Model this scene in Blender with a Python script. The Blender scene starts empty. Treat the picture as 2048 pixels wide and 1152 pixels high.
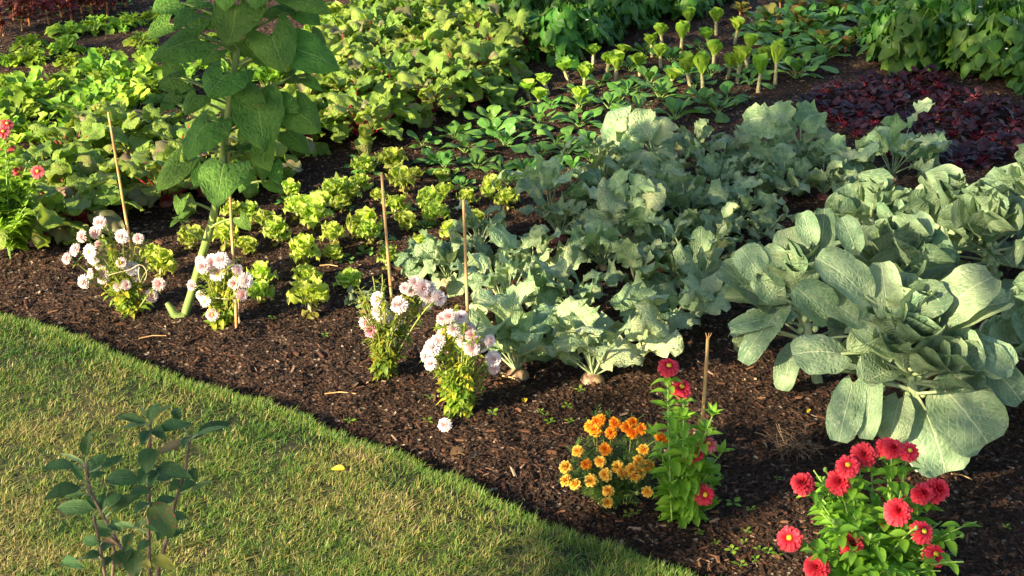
import bpy, math, random
import numpy as np
from mathutils import Vector, Matrix, noise
R = math.radians
PI = math.pi
scene = bpy.context.scene
COL = scene.collection
rng = random.Random(11)
nr = np.random.default_rng(7)

# ------------------------------------------------------------------ camera
CH, CP, CF = 2.2, R(24.4), 2844.0
cd = bpy.data.cameras.new('camera'); cam = bpy.data.objects.new('camera', cd); COL.objects.link(cam)
cam.location = (0, 0, CH); cam.rotation_euler = (PI/2 - CP, 0, 0)
cd.lens = CF/2048*36; cd.sensor_width = 36; cd.clip_end = 500; cd.clip_start = 0.05
scene.camera = cam
FWD = np.array([0, math.cos(CP), -math.sin(CP)]); UPV = np.array([0, math.sin(CP), math.cos(CP)])

def ray(px, py):
    d = FWD + UPV*(-(py-576)/CF); d = d.copy(); d[0] += (px-1024)/CF
    return d
def G(px, py, z=0.0):
    d = ray(px, py); t = (z-CH)/d[2]
    return np.array([d[0]*t, d[1]*t, z])
def D(px, py, y):
    d = ray(px, py); t = y/d[1]
    return np.array([d[0]*t, y, CH+d[2]*t])
def proj(P):
    q = np.asarray(P, float) - np.array([0, 0, CH])
    dep = q @ FWD
    return 1024 + CF*q[..., 0]/dep, 576 - CF*(q @ UPV)/dep, dep
def SC(P):
    return CF/proj(P)[2]                         # pixels per metre at a point

# ------------------------------------------------------------------ mesh collector
class MB:
    def __init__(s): s.V=[]; s.F=[]; s.U=[]; s.A=[]; s.M=[]; s.n=0
    def add(s, V, F, UV=None, lr=0.5, mat=0):
        V = np.asarray(V, float); F = np.asarray(F, int)
        s.V.append(V); s.F.append(F+s.n)
        s.U.append(UV if UV is not None else np.zeros((len(V), 2)))
        s.A.append(np.full(len(V), lr) if np.isscalar(lr) else lr)
        s.M.append(np.full(len(F), mat) if np.isscalar(mat) else mat); s.n += len(V)
    def mesh(s, name, mats):
        V=np.concatenate(s.V); F=np.concatenate(s.F); U=np.concatenate(s.U); A=np.concatenate(s.A); M=np.concatenate(s.M)
        me = bpy.data.meshes.new(name)
        me.vertices.add(len(V)); me.vertices.foreach_set('co', V.astype(np.float32).ravel())
        me.loops.add(F.size); me.loops.foreach_set('vertex_index', F.astype(np.int32).ravel())
        me.polygons.add(len(F)); me.polygons.foreach_set('loop_start', np.arange(len(F), dtype=np.int32)*F.shape[1])
        me.polygons.foreach_set('loop_total', np.full(len(F), F.shape[1], dtype=np.int32))
        me.polygons.foreach_set('material_index', M.astype(np.int32))
        me.polygons.foreach_set('use_smooth', np.ones(len(F), dtype=bool))
        uv = me.uv_layers.new(name='UVMap'); uv.data.foreach_set('uv', U[F.ravel()].astype(np.float32).ravel())
        at = me.attributes.new('lr', 'FLOAT', 'POINT'); at.data.foreach_set('value', A.astype(np.float32))
        me.update(calc_edges=True)
        for m in (mats if isinstance(mats, (list, tuple)) else [mats]): me.materials.append(m)
        return me
    def build(s, name, mats, parent=None, loc=None):
        o = bpy.data.objects.new(name, s.mesh(name, mats)); COL.objects.link(o)
        if parent is not None: o.parent = parent
        if loc is not None: o.location = loc
        return o

def tag(o, label=None, cat=None, group=None, kind=None):
    if label: o['label'] = label
    if cat: o['category'] = cat
    if group: o['group'] = group
    if kind: o['kind'] = kind
    return o
def thing(name, loc, label=None, cat=None, group=None, rz=0):
    o = bpy.data.objects.new(name, None); COL.objects.link(o); o.empty_display_size = .05
    o.location = Vector(loc); o.rotation_euler = (0, 0, rz)
    return tag(o, label, cat, group)
def dup(o, parent=None):
    c = o.copy(); COL.objects.link(c)
    if parent is not None: c.parent = parent
    for ch in o.children: dup(ch, c)
    return c

def norm(v):
    v = np.asarray(v, float); return v/max(1e-9, np.linalg.norm(v))
def frame(d, n):
    Y = norm(d); Z = np.asarray(n, float) - np.dot(n, Y)*Y
    if np.linalg.norm(Z) < 1e-4: Z = np.array([.3, .2, 1.])-np.dot([.3, .2, 1.], Y)*Y
    Z = norm(Z); X = np.cross(Y, Z)
    return np.stack([X, Y, Z], 1)
def direc(az, el):
    return np.array([math.cos(az)*math.cos(el), math.sin(az)*math.cos(el), math.sin(el)])

_g = {}
def gridfaces(a, b):
    if (a, b) not in _g:
        f = []
        for i in range(a-1):
            for j in range(b-1): f.append((i*b+j, i*b+j+1, (i+1)*b+j+1, (i+1)*b+j))
        _g[(a, b)] = np.array(f)
    return _g[(a, b)]

def profile(shape, u):
    if shape == 'heart':  return np.where(u < .22, .80+.20*np.sin(u/.22*PI/2), np.maximum(0, 1-((u-.22)/.78)**1.75))*.97+.03
    if shape == 'round':  return np.clip(1-np.abs((u-.52)/.54)**2.5, .0, 1)**.55+.03
    if shape == 'ovate':  return np.sin(PI*np.clip(u, 0, 1)**.78)**.85+.02
    if shape == 'lance':  return np.sin(PI*np.clip(u, 0, 1)**.70)**1.05+.02
    if shape == 'strap':  return np.clip(1-np.abs((u-.6)/.62)**4, 0, 1)*.9+.08
    if shape == 'spoon':  return np.where(u < .3, .12+.35*u/.3, .47+.53*np.sin(np.clip((u-.3)/.38, 0, 1)*PI/2))*np.clip(1-np.maximum(0, (u-.68)/.325)**2.2, 0, 1)**.6+.02
    if shape == 'fan':    return (.16+.84*np.clip(u/.68, 0, 1)**1.1)*np.clip(1-np.maximum(0, (u-.7)/.32)**2.6, 0, 1)**.5+.03
    if shape == 'lyre':   return np.where(u < .42, .24+.30*np.abs(np.sin(u*PI/.42*2))*u/.42, 1.0*np.sin(np.clip((u-.36)/.66, 0.05, 1)*PI)**.6)+.03
    return np.ones_like(u)

def leaf(L, W, shape, nu=8, nv=3, cup=0., droop=.5, fold=.0, ruf=0., rf=4., teeth=0., hb=0., wob=.03, twist=0.):
    u = np.linspace(0, 1, nu+1); v = np.linspace(-1, 1, 2*nv+1)
    U, V = np.meshgrid(u, v, indexing='ij')
    w = profile(shape, u)*W/2
    tl = 1+teeth*nr.uniform(-1, 1, nu+1); tr = 1+teeth*nr.uniform(-1, 1, nu+1)
    wl = w*tl; wr = w*tr
    X = np.where(V < 0, V*wl[:, None], V*wr[:, None])
    aV = np.abs(V)
    S = U - hb*(W/L)*aV**1.4*(1-U)**3 + teeth*.12*aV*nr.uniform(-1, 1, U.shape)
    ph = nr.uniform(0, 6.28, 4)
    e = np.maximum(aV, np.clip((U-.6)/.4, 0, 1)**2 if shape in ('fan',) else aV)
    Z = cup*(X**2)/max(W, 1e-6)*2 + fold*np.abs(X)
    if ruf:
        Z = Z + ruf*W*e**2*(np.sin(rf*6.28*U+ph[0]+np.where(V < 0, 0, 2.))+.5*np.sin(rf*13*U+ph[1]+V*3))
        if shape == 'fan': Z = Z + ruf*W*e**2*.8*np.sin(rf*5*V*U+ph[2])
        X = X + ruf*W*.3*e*np.cos(rf*6.28*U+ph[3])*np.sign(V)
    Z = Z + wob*W*(np.sin(5*U+ph[0])*np.cos(3*V+ph[1]))
    if twist: X, Z = X*np.cos(twist*U)-Z*np.sin(twist*U), X*np.sin(twist*U)+Z*np.cos(twist*U)
    dr = droop if abs(droop) > 1e-3 else 1e-3
    th = dr*S
    Yc = L/dr*np.sin(th) + Z*np.sin(th); Zc = -L/dr*(1-np.cos(th)) + Z*np.cos(th)
    P = np.stack([X, Yc, Zc], -1).reshape(-1, 3)
    UV = np.stack([U, V*.5+.5], -1).reshape(-1, 2)
    return P, gridfaces(nu+1, 2*nv+1), UV

def put_leaf(mb, p, d, n, L, W, shape, mat=0, lr=None, **k):
    P, F, UV = leaf(L, W, shape, **k)
    M = frame(d, n)
    mb.add(P @ M.T + np.asarray(p), F, UV, rng.random() if lr is None else lr, mat)

def tube(mb, pts, r0, r1=None, sides=5, mat=1, lr=.5, cap=True):
    pts = np.asarray(pts, float); n = len(pts)
    rs = np.linspace(r0, r0 if r1 is None else r1, n) if np.isscalar(r0) else np.asarray(r0)
    tg = np.gradient(pts, axis=0)
    V = []; UV = []
    ref = np.array([0.13, 1, .21]) if abs(norm(tg[0])[1]) < .8 else np.array([1., 0, .2])
    for i in range(n):
        t = norm(tg[i]); a = norm(np.cross(t, ref)); b = np.cross(t, a)
        for k in range(sides+1):
            an = 2*PI*k/sides
            V.append(pts[i]+rs[i]*(math.cos(an)*a+math.sin(an)*b)); UV.append((i/(n-1), k/sides))
    V = np.array(V); F = gridfaces(n, sides+1)
    mb.add(V, F, np.array(UV), lr, mat)
    if cap:
        for ring, p, t in ((0, pts[0], -1), (n-1, pts[-1], 1)):
            rv = V[ring*(sides+1):ring*(sides+1)+sides+1]
            c = pts[ring]+norm(tg[ring])*t*rs[ring]*.3
            m = (rv+c)/2*1.0; m = c+(rv-c)*.02
            mb.add(np.concatenate([rv, m]), gridfaces(2, sides+1), None, lr, mat)

def bez(a, b, c, n=6):
    t = np.linspace(0, 1, n)[:, None]
    return (1-t)**2*np.asarray(a)+2*t*(1-t)*np.asarray(b)+t*t*np.asarray(c)

def lathe(mb, prof, seg=14, mat=0, lr=.5, wob=0.):
    V = []; UV = []
    for i, (r, z) in enumerate(prof):
        for k in range(seg+1):
            a = 2*PI*k/seg; rr = r*(1+wob*math.sin(3*a+i)*.5+wob*math.sin(5*a+1))
            V.append((rr*math.cos(a), rr*math.sin(a), z)); UV.append((i/(len(prof)-1), k/seg))
    mb.add(V, gridfaces(len(prof), seg+1), np.array(UV), lr, mat)

def stalk_leaf(mb, p0, az, el0, pl, el1, L, W, shape, pr=.0025, sm=1, mat=0, lr=None, nj=.25, **k):
    d0 = direc(az, el0); d1 = direc(az, el1)
    p0 = np.asarray(p0, float); p1 = p0+d0*pl*.55; p2 = p1+(d0+d1)*.5*pl*.5
    if pl > 0: tube(mb, bez(p0, p1, p2, 5), pr, pr*.55, 4, sm, cap=False)
    n = direc(az, el1+PI/2)+np.array([rng.uniform(-nj, nj), rng.uniform(-nj, nj), 0])
    put_leaf(mb, p2, d1, n, L, W, shape, mat, lr, **k)
    return p2

# ------------------------------------------------------------------ materials
class NT:
    def __init__(s, name):
        s.m = bpy.data.materials.new(name); s.m.use_nodes = True; s.t = s.m.node_tree; s.t.nodes.clear()
        s.out = s.n('ShaderNodeOutputMaterial')
    def n(s, typ, **kw):
        x = s.t.nodes.new(typ)
        for k, v in kw.items(): setattr(x, k, v)
        return x
    def l(s, a, b): s.t.links.new(a, b)
    def val(s, inp, v):
        if hasattr(v, 'is_output') or isinstance(v, bpy.types.NodeSocket): s.l(v, inp)
        else: inp.default_value = v
    def math(s, op, a, b=0., c=None):
        x = s.n('ShaderNodeMath', operation=op); s.val(x.inputs[0], a); s.val(x.inputs[1], b)
        if c is not None: s.val(x.inputs[2], c)
        return x.outputs[0]
    def mix(s, f, a, b, bt='MIX'):
        x = s.n('ShaderNodeMix', data_type='RGBA', blend_type=bt)
        s.val(x.inputs[0], f); s.val(x.inputs[6], a if not isinstance(a, tuple) else (*a, 1)); s.val(x.inputs[7], b if not isinstance(b, tuple) else (*b, 1))
        return x.outputs[2]
    def smooth(s, x, lo, hi, a=0., b=1.):
        m = s.n('ShaderNodeMapRange', interpolation_type='SMOOTHSTEP'); s.val(m.inputs[0], x)
        m.inputs[1].default_value = lo; m.inputs[2].default_value = hi; m.inputs[3].default_value = a; m.inputs[4].default_value = b
        return m.outputs[0]
    def noise(s, scale, detail=3, vec=None, rough=.5, out=0):
        x = s.n('ShaderNodeTexNoise'); x.inputs['Scale'].default_value = scale; x.inputs['Detail'].default_value = detail; x.inputs['Roughness'].default_value = rough
        if vec is not None: s.l(vec, x.inputs['Vector'])
        return x.outputs[out]
    def ramp(s, f, stops):
        x = s.n('ShaderNodeValToRGB'); s.val(x.inputs[0], f)
        el = x.color_ramp.elements
        while len(el) < len(stops): el.new(.5)
        for e, (p, c) in zip(el, stops): e.position = p; e.color = (*c, 1)
        return x.outputs[0]

def leaf_mat(name, c1, c2, vein=(.3, .36, .16), tr=.35, rough=.5, nv=7, k=.45, vs=.5, vw=.05, edge=None, c3=None, bump=.4, spots=None, spec=.4, tcol=(1.15, 1.1, .55), nscale=22, base=None, net=0.):
    t = NT(name)
    uv = t.n('ShaderNodeUVMap', uv_map='UVMap'); sp = t.n('ShaderNodeSeparateXYZ'); t.l(uv.outputs[0], sp.inputs[0])
    U = sp.outputs[0]; V = t.math('ABSOLUTE', t.math('MULTIPLY_ADD', sp.outputs[1], 2., -1.))
    mid = t.smooth(V, 0, vw*1.6, 1, 0)
    f = t.math('FRACT', t.math('MULTIPLY', t.math('SUBTRACT', U, t.math('MULTIPLY', V, k)), float(nv)))
    side = t.smooth(t.math('ABSOLUTE', t.math('SUBTRACT', f, .5)), 0, vw*1.8, 1, 0)
    side = t.math('MULTIPLY', side, t.smooth(V, .55, 1., .75, .15))
    vm = t.math('MAXIMUM', mid, side)
    at = t.n('ShaderNodeAttribute', attribute_name='lr')
    oi = t.n('ShaderNodeObjectInfo')
    tc = t.n('ShaderNodeTexCoord')
    nz = t.noise(nscale, 3, tc.outputs['Object'])
    f1 = t.math('ADD', t.math('MULTIPLY', at.outputs['Fac'], .6), t.math('MULTIPLY', t.smooth(nz, .35, .65), .4))
    stops = [(.1, c1), (.85, c2)] + ([(1., c3)] if c3 else [])
    if c3: stops = [(.1, c1), (.62, c2), (.86, c3)]
    col = t.ramp(f1, stops)
    if edge is not None:
        e = t.smooth(t.math('ADD', t.math('MAXIMUM', V, U), t.math('MULTIPLY', nz, .35)), .85, 1.25)
        col = t.mix(e, col, edge)
    if net:
        mp = t.n('ShaderNodeMapping'); mp.inputs['Scale'].default_value = (nv*1.7, nv*2.0, 1); t.l(uv.outputs[0], mp.inputs[0])
        vo = t.n('ShaderNodeTexVoronoi', feature='DISTANCE_TO_EDGE'); vo.inputs['Scale'].default_value = 1.; t.l(mp.outputs[0], vo.inputs['Vector'])
        nt_ = t.smooth(vo.outputs[0], 0, .07, 1, 0); nh = t.smooth(vo.outputs[0], 0, .35, 0, 1)
        col = t.mix(t.math('MULTIPLY', nt_, net), col, vein)
    if base is not None:
        col = t.mix(t.smooth(U, 0., .45, 1, 0), col, base)
    if spots is not None:
        n2 = t.noise(85, 2, tc.outputs['Object']); n3 = t.noise(18, 2, tc.outputs['Object'])
        col = t.mix(t.math('MULTIPLY', t.smooth(n2, .55, .66), t.smooth(n3, .45, .6)), col, spots)
    col = t.mix(t.math('MULTIPLY', vm, vs), col, vein)
    hs = t.n('ShaderNodeHueSaturation'); t.l(col, hs.inputs['Color'])
    t.l(t.math('MULTIPLY_ADD', oi.outputs['Random'], .45, .78), hs.inputs['Value'])
    t.l(t.math('MULTIPLY_ADD', t.math('FRACT', t.math('MULTIPLY', oi.outputs['Random'], 7.3)), .03, .485), hs.inputs['Hue'])
    col = hs.outputs[0]
    p = t.n('ShaderNodeBsdfPrincipled'); t.l(col, p.inputs['Base Color'])
    p.inputs['Roughness'].default_value = rough; p.inputs['Specular IOR Level'].default_value = spec
    bp = t.n('ShaderNodeBump'); bp.inputs['Strength'].default_value = bump; bp.inputs['Distance'].default_value = .0035
    n4 = t.noise(140, 2, tc.outputs['Object'])
    h = t.math('ADD', t.math('MULTIPLY', vm, -.6), t.math('ADD', t.math('MULTIPLY', n4, .6), t.math('MULTIPLY', t.noise(55, 2, tc.outputs['Object']), 1.3)))
    if net: h = t.math('ADD', h, t.math('MULTIPLY', nh, .8))
    t.l(h, bp.inputs['Height']); t.l(bp.outputs[0], p.inputs['Normal'])
    tl = t.n('ShaderNodeBsdfTranslucent'); t.l(t.mix(1., col, tcol, 'MULTIPLY'), tl.inputs[0])
    mx = t.n('ShaderNodeMixShader'); mx.inputs[0].default_value = tr
    t.l(p.outputs[0], mx.inputs[1]); t.l(tl.outputs[0], mx.inputs[2]); t.l(mx.outputs[0], t.out.inputs[0])
    return t.m

def plain_mat(name, c1, c2, scale=40, rough=.6, bump=.3, tr=0., stretch=None, attr=False, spec=.4, detail=3):
    t = NT(name); tc = t.n('ShaderNodeTexCoord'); vec = tc.outputs['Object']
    if stretch:
        mp = t.n('ShaderNodeMapping'); mp.inputs['Scale'].default_value = stretch; t.l(vec, mp.inputs[0]); vec = mp.outputs[0]
    nz = t.noise(scale, detail, vec)
    f = t.smooth(nz, .35, .65)
    if attr:
        at = t.n('ShaderNodeAttribute', attribute_name='lr'); f = t.math('ADD', t.math('MULTIPLY', f, .35), t.math('MULTIPLY', at.outputs['Fac'], .65))
    col = t.ramp(f, [(0., c1), (1., c2)])
    p = t.n('ShaderNodeBsdfPrincipled'); t.l(col, p.inputs['Base Color']); p.inputs['Roughness'].default_value = rough; p.inputs['Specular IOR Level'].default_value = spec
    bp = t.n('ShaderNodeBump'); bp.inputs['Strength'].default_value = bump; bp.inputs['Distance'].default_value = .002; t.l(nz, bp.inputs['Height']); t.l(bp.outputs[0], p.inputs['Normal'])
    if tr:
        tl = t.n('ShaderNodeBsdfTranslucent'); t.l(col, tl.inputs[0]); mx = t.n('ShaderNodeMixShader'); mx.inputs[0].default_value = tr
        t.l(p.outputs[0], mx.inputs[1]); t.l(tl.outputs[0], mx.inputs[2]); t.l(mx.outputs[0], t.out.inputs[0])
    else: t.l(p.outputs[0], t.out.inputs[0])
    return t.m

def petal_mat(name, inner, mid, outer, tr=.3, rough=.6, vary=.25):
    t = NT(name); uv = t.n('ShaderNodeUVMap', uv_map='UVMap'); sp = t.n('ShaderNodeSeparateXYZ'); t.l(uv.outputs[0], sp.inputs[0])
    at = t.n('ShaderNodeAttribute', attribute_name='lr'); oi = t.n('ShaderNodeObjectInfo')
    f = t.math('ADD', sp.outputs[0], t.math('MULTIPLY_ADD', at.outputs['Fac'], vary, -vary/2))
    col = t.ramp(f, [(.05, inner), (.5, mid), (.95, outer)])
    hs = t.n('ShaderNodeHueSaturation'); t.l(col, hs.inputs['Color']); t.l(t.math('MULTIPLY_ADD', oi.outputs['Random'], .9, .5), hs.inputs['Saturation'])
    t.l(t.math('MULTIPLY_ADD', t.math('FRACT', t.math('MULTIPLY', oi.outputs['Random'], 5.7)), .28 if max(mid)-min(mid) > .35 else .16, .82 if max(mid)-min(mid) > .35 else .9), hs.inputs['Value'])
    if max(mid)-min(mid) > .35: hs.inputs['Saturation'].default_value = 1; t.t.links.remove(hs.inputs['Saturation'].links[0])
    col = hs.outputs[0]
    p = t.n('ShaderNodeBsdfPrincipled'); t.l(col, p.inputs['Base Color']); p.inputs['Roughness'].default_value = rough; p.inputs['Specular IOR Level'].default_value = .25
    tl = t.n('ShaderNodeBsdfTranslucent'); t.l(col, tl.inputs[0]); mx = t.n('ShaderNodeMixShader'); mx.inputs[0].default_value = tr
    t.l(p.outputs[0], mx.inputs[1]); t.l(tl.outputs[0], mx.inputs[2]); t.l(mx.outputs[0], t.out.inputs[0])
    return t.m

M = {}
M['lettuce'] = leaf_mat('lettuce_leaf', (.34, .56, .04), (.55, .73, .09), (.65, .75, .25), tr=.55, nv=5, vs=.25, edge=(.56, .62, .17), bump=.6)
M['lettuce_old'] = leaf_mat('old_lettuce_leaf', (.16, .17, .02), (.30, .26, .06), tr=.3, vs=.2)
M['pale_stem'] = plain_mat('pale_stem', (.34, .38, .16), (.50, .45, .25), 60)
M['root_stalk'] = plain_mat('scarred_stalk', (.32, .27, .10), (.55, .50, .28), 90, bump=.8)
M['spinach'] = leaf_mat('spinach_leaf', (.07, .20, .03), (.15, .33, .06), (.22, .38, .10), tr=.28, rough=.38, nv=6, vs=.3, bump=.7)
M['spinach_stem'] = plain_mat('green_stem', (.14, .26, .05), (.25, .38, .09), 60)
M['romaine'] = leaf_mat('bolting_leaf', (.20, .40, .03), (.38, .56, .06), (.5, .6, .25), tr=.42, nv=6, vs=.4, bump=.5)
M['beet'] = leaf_mat('beetroot_leaf', (.11, .22, .025), (.27, .40, .055), (.38, .42, .13), tr=.36, rough=.42, nv=6, net=.1, vs=.5, c3=(.30, .32, .09), bump=.9)
M['beet_purple'] = leaf_mat('purple_beetroot_leaf', (.11, .12, .05), (.20, .20, .08), (.25, .07, .08), tr=.25, vs=.5, nv=6, c3=(.20, .09, .07))
M['beet_stem'] = plain_mat('crimson_stem', (.16, .008, .025), (.40, .04, .07), 40, rough=.3)
M['greens'] = leaf_mat('young_greens_leaf', (.13, .30, .02), (.33, .50, .05), (.3, .45, .12), tr=.35, nv=6, vs=.3)
M['mizuna'] = leaf_mat('feathery_green_leaf', (.15, .31, .02), (.34, .46, .04), (.35, .45, .12), tr=.38, nv=8, vs=.2)
M['bean'] = leaf_mat('bean_leaf', (.03, .11, .010), (.075, .20, .022), (.14, .25, .05), tr=.32, rough=.45, nv=5, vs=.4, c3=(.13, .25, .03))
M['red'] = leaf_mat('dark_red_leaf', (.016, .003, .006), (.040, .007, .013), (.08, .012, .02), tr=.10, rough=.5, nv=5, vs=.3, c3=(.035, .022, .032), tcol=(1, .4, .4))
M['amaranth'] = leaf_mat('maroon_leaf', (.08, .015, .012), (.20, .035, .03), tr=.25, rough=.5, vs=.1, tcol=(1, .4, .3))
M['amaranth_stem'] = plain_mat('orange_stalk', (.30, .13, .05), (.45, .24, .09), 50)
M['turnip'] = leaf_mat('turnip_leaf', (.16, .285, .13), (.37, .51, .26), (.54, .6, .36), tr=.25, rough=.5, nv=7, net=.08, vs=.5, c3=(.46, .54, .28), bump=.9)
M['turnip_stem'] = plain_mat('turnip_stalk', (.25, .34, .16), (.38, .45, .25), 40)
M['root'] = plain_mat('turnip_root', (.13, .075, .05), (.40, .29, .15), 24, bump=.8)
M['root_red'] = plain_mat('red_root', (.16, .045, .045), (.27, .09, .07), 18, bump=.5)
M['sprout'] = leaf_mat('sprout_leaf', (.115, .21, .118), (.30, .415, .23), (.58, .65, .40), tr=.22, rough=.45, nv=6, k=.55, vs=.75, vw=.032, net=.05, bump=.6, spots=(.36, .42, .26), spec=.35)
M['sprout_stem'] = plain_mat('sprout_stalk', (.26, .34, .17), (.42, .49, .27), 30)
M['sprout_bud'] = plain_mat('sprout_bud', (.30, .42, .16), (.45, .55, .25), 60)
M['sun'] = leaf_mat('sunflower_leaf', (.075, .19, .03), (.14, .30, .05), (.34, .46, .15), tr=.34, rough=.6, nv=5, k=.75, vs=.7, vw=.028, net=.06, bump=1., spec=.25)
M['sun_stem'] = plain_mat('sunflower_stalk', (.13, .21, .045), (.26, .33, .09), 30, bump=.5, stretch=(1, 1, .15))
M['apple'] = leaf_mat('sapling_leaf', (.045, .115, .032), (.085, .18, .052), (.18, .26, .12), tr=.25, rough=.6, nv=7, vs=.35, bump=.6)
M['apple_pale'] = leaf_mat('sapling_underleaf', (.14, .24, .07), (.24, .32, .12), (.3, .38, .2), tr=.25, nv=7, vs=.2)
M['apple_spot'] = leaf_mat('blotched_sapling_leaf', (.07, .13, .03), (.10, .16, .035), (.16, .2, .08), tr=.2, nv=7, vs=.3, spots=(.42, .10, .05))
M['apple_yellow'] = leaf_mat('yellowing_sapling_leaf', (.34, .38, .05), (.50, .44, .08), (.3, .35, .1), tr=.3, nv=7, vs=.3)
M['twig'] = plain_mat('sapling_bark', (.11, .065, .045), (.22, .15, .11), 60, bump=.5)
M['aster_leaf'] = leaf_mat('aster_leaf', (.10, .23, .02), (.28, .40, .035), tr=.4, vs=.3, nv=5, c3=(.60, .50, .05))
M['aster_stem'] = plain_mat('aster_stem', (.16, .24, .05), (.30, .30, .09), 60)
M['zinnia_leaf'] = leaf_mat('zinnia_leaf', (.13, .30, .02), (.28, .48, .045), (.4, .55, .14), tr=.42, rough=.45, nv=5, vs=.4)
M['marigold_leaf'] = leaf_mat('marigold_leaf', (.03, .08, .015), (.08, .17, .03), tr=.25, vs=.1)
M['aster_petal'] = petal_mat('aster_petal', (.80, .46, .50), (.84, .62, .62), (.87, .77, .74))
M['aster_pink'] = petal_mat('aster_pink_petal', (.62, .16, .26), (.68, .24, .34), (.72, .34, .42))
M['zinnia_petal'] = petal_mat('zinnia_petal', (.44, .008, .022), (.74, .018, .045), (.84, .08, .11), tr=.25)
M['zinnia_pink'] = petal_mat('zinnia_pink_petal', (.50, .03, .06), (.68, .10, .12), (.74, .20, .20), tr=.25)
M['marigold_petal'] = petal_mat('marigold_petal', (.74, .11, .004), (.88, .22, .008), (.94, .42, .03), tr=.3)
M['marigold_sun_tint'] = petal_mat('sun_tinted_marigold_petal', (.80, .22, .008), (.90, .42, .02), (.95, .68, .14), tr=.3)  # bright sun on the front marigold heads painted into the petal colour
M['yellow'] = plain_mat('flower_centre', (.62, .38, .02), (.80, .60, .05), 400, bump=1)
M['cane'] = plain_mat('bamboo', (.42, .22, .09), (.62, .40, .18), 30, rough=.45, stretch=(1, 1, .3))
M['twine'] = plain_mat('jute_twine', (.42, .32, .20), (.60, .50, .34), 200)
M['label'] = plain_mat('white_plastic', (.65, .65, .63), (.75, .75, .73), 20, rough=.4)
M['fallen'] = plain_mat('fallen_yellow_leaf', (.62, .40, .02), (.75, .55, .04), 60, rough=.5, tr=.2)
M['dead'] = leaf_mat('dead_leaf', (.20, .11, .04), (.42, .28, .12), (.3, .2, .1), tr=.15, vs=.3)
M['bark'] = plain_mat('tree_bark', (.06, .045, .03), (.14, .10, .07), 12, bump=1)
M['tree_leaf'] = leaf_mat('tree_leaf', (.04, .10, .015), (.08, .15, .03), tr=.2, vs=.2)
# ------------------------------------------------------------------ noise on the ground plane
def vnoise(x, y, s, seed=0):
    x = np.asarray(x, float)*s+seed*17.3; y = np.asarray(y, float)*s+seed*7.7
    xi = np.floor(x).astype(np.int64); yi = np.floor(y).astype(np.int64); fx = x-xi; fy = y-yi
    fx = fx*fx*(3-2*fx); fy = fy*fy*(3-2*fy)
    def h(a, b):
        n = (a*374761393+b*668265263+seed*1442695) & 0x7fffffff
        n = ((n ^ (n >> 13))*1274126177) & 0x7fffffff
        return ((n ^ (n >> 16)) & 0xffff)/65535.
    return (h(xi, yi)*(1-fx)+h(xi+1, yi)*fx)*(1-fy)+(h(xi, yi+1)*(1-fx)+h(xi+1, yi+1)*fx)*fy
# lawn edge read off as ground points, low side to the right
EDGE_PX = [(-500, 540), (-250, 585), (-120, 607), (0, 630), (70, 645), (140, 667), (210, 698), (290, 732), (380, 764), (460, 785), (540, 806), (620, 838), (690, 876), (760, 898), (840, 925), (920, 958), (1000, 1000), (1080, 1042), (1160, 1074), (1240, 1098), (1320, 1128), (1400, 1158), (1560, 1230), (1800, 1350)]
EP = np.array([G(a, b+(9 if b < 900 else 16), .035)[:2] for a, b in EDGE_PX])
EX = np.concatenate([[-60, -20], EP[:, 0], [4, 60]]); EY = np.concatenate([[EP[0, 1]+1.5, EP[0, 1]+.8], EP[:, 1], [.2, -6]])
def yE(x): return np.interp(x, EX, EY)+.022*(vnoise(x, x*0, 22, 3)-.5)+.02*(vnoise(x, x*0, 6, 4)-.5)
def soil_z(x, y):
    near = np.clip(1-np.hypot(x, y-6)/25, 0, 1)
    z = (vnoise(x, y, 2.2, 1)-.5)*.03+(vnoise(x, y, 9, 2)-.5)*.020+(vnoise(x, y, 28, 5)-.5)*.014+(vnoise(x, y, 70, 6)-.5)*.008
    d = y-yE(x)
    z = z*near - .035*np.exp(-((d-.03)/.05)**2) + .012*np.clip(d/.4, 0, 1)*near
    return np.where(d < -.04, -.05, z)

def axis(a, b, st, lo, hi):
    fine = list(np.arange(a, b+st/2, st)); l = []; x = a; s = st
    while x > lo: s *= 1.35; x -= s; l.append(x)
    r = []; x = b; s = st
    while x < hi: s *= 1.35; x += s; r.append(x)
    return np.array(l[::-1]+fine+r)
xs = axis(-4.2, 4.6, .02, -90, 90); ys = axis(2.3, 8.0, .02, -60, 120)
Xg, Yg = np.meshgrid(xs, ys, indexing='ij')
mb = MB(); V = np.stack([Xg, Yg, soil_z(Xg, Yg)], -1).reshape(-1, 3)
a, b = len(xs), len(ys); I = np.arange(a*b).reshape(a, b)
F = np.stack([I[:-1, :-1], I[1:, :-1], I[1:, 1:], I[:-1, 1:]], -1).reshape(-1, 4)
mb.add(V, F)
# soil material
t = NT('garden_soil'); tc = t.n('ShaderNodeTexCoord'); P = tc.outputs['Object']
n1 = t.noise(1.3, 4, P); n2 = t.noise(60, 4, P, .65); n3 = t.noise(14, 3, P)
vo = t.n('ShaderNodeTexVoronoi'); vo.inputs['Scale'].default_value = 90; t.l(P, vo.inputs['Vector'])
col = t.ramp(t.smooth(n2, .3, .7), [(0, (.012, .008, .0055)), (.5, (.030, .016, .010)), (1., (.070, .037, .022))])
col = t.mix(t.smooth(n1, .35, .65, 0, .6), col, t.mix(1., col, (1.5, 1.4, 1.3), 'MULTIPLY'))
sepc = t.n('ShaderNodeSeparateColor'); t.l(vo.outputs['Color'], sepc.inputs[0])
col = t.mix(t.math('MULTIPLY', t.math('GREATER_THAN', sepc.outputs[0], .86), .75), col, (.14, .085, .055))
col = t.mix(t.math('MULTIPLY', t.math('GREATER_THAN', sepc.outputs[1], .975), .8), col, (.30, .24, .18))
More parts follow.
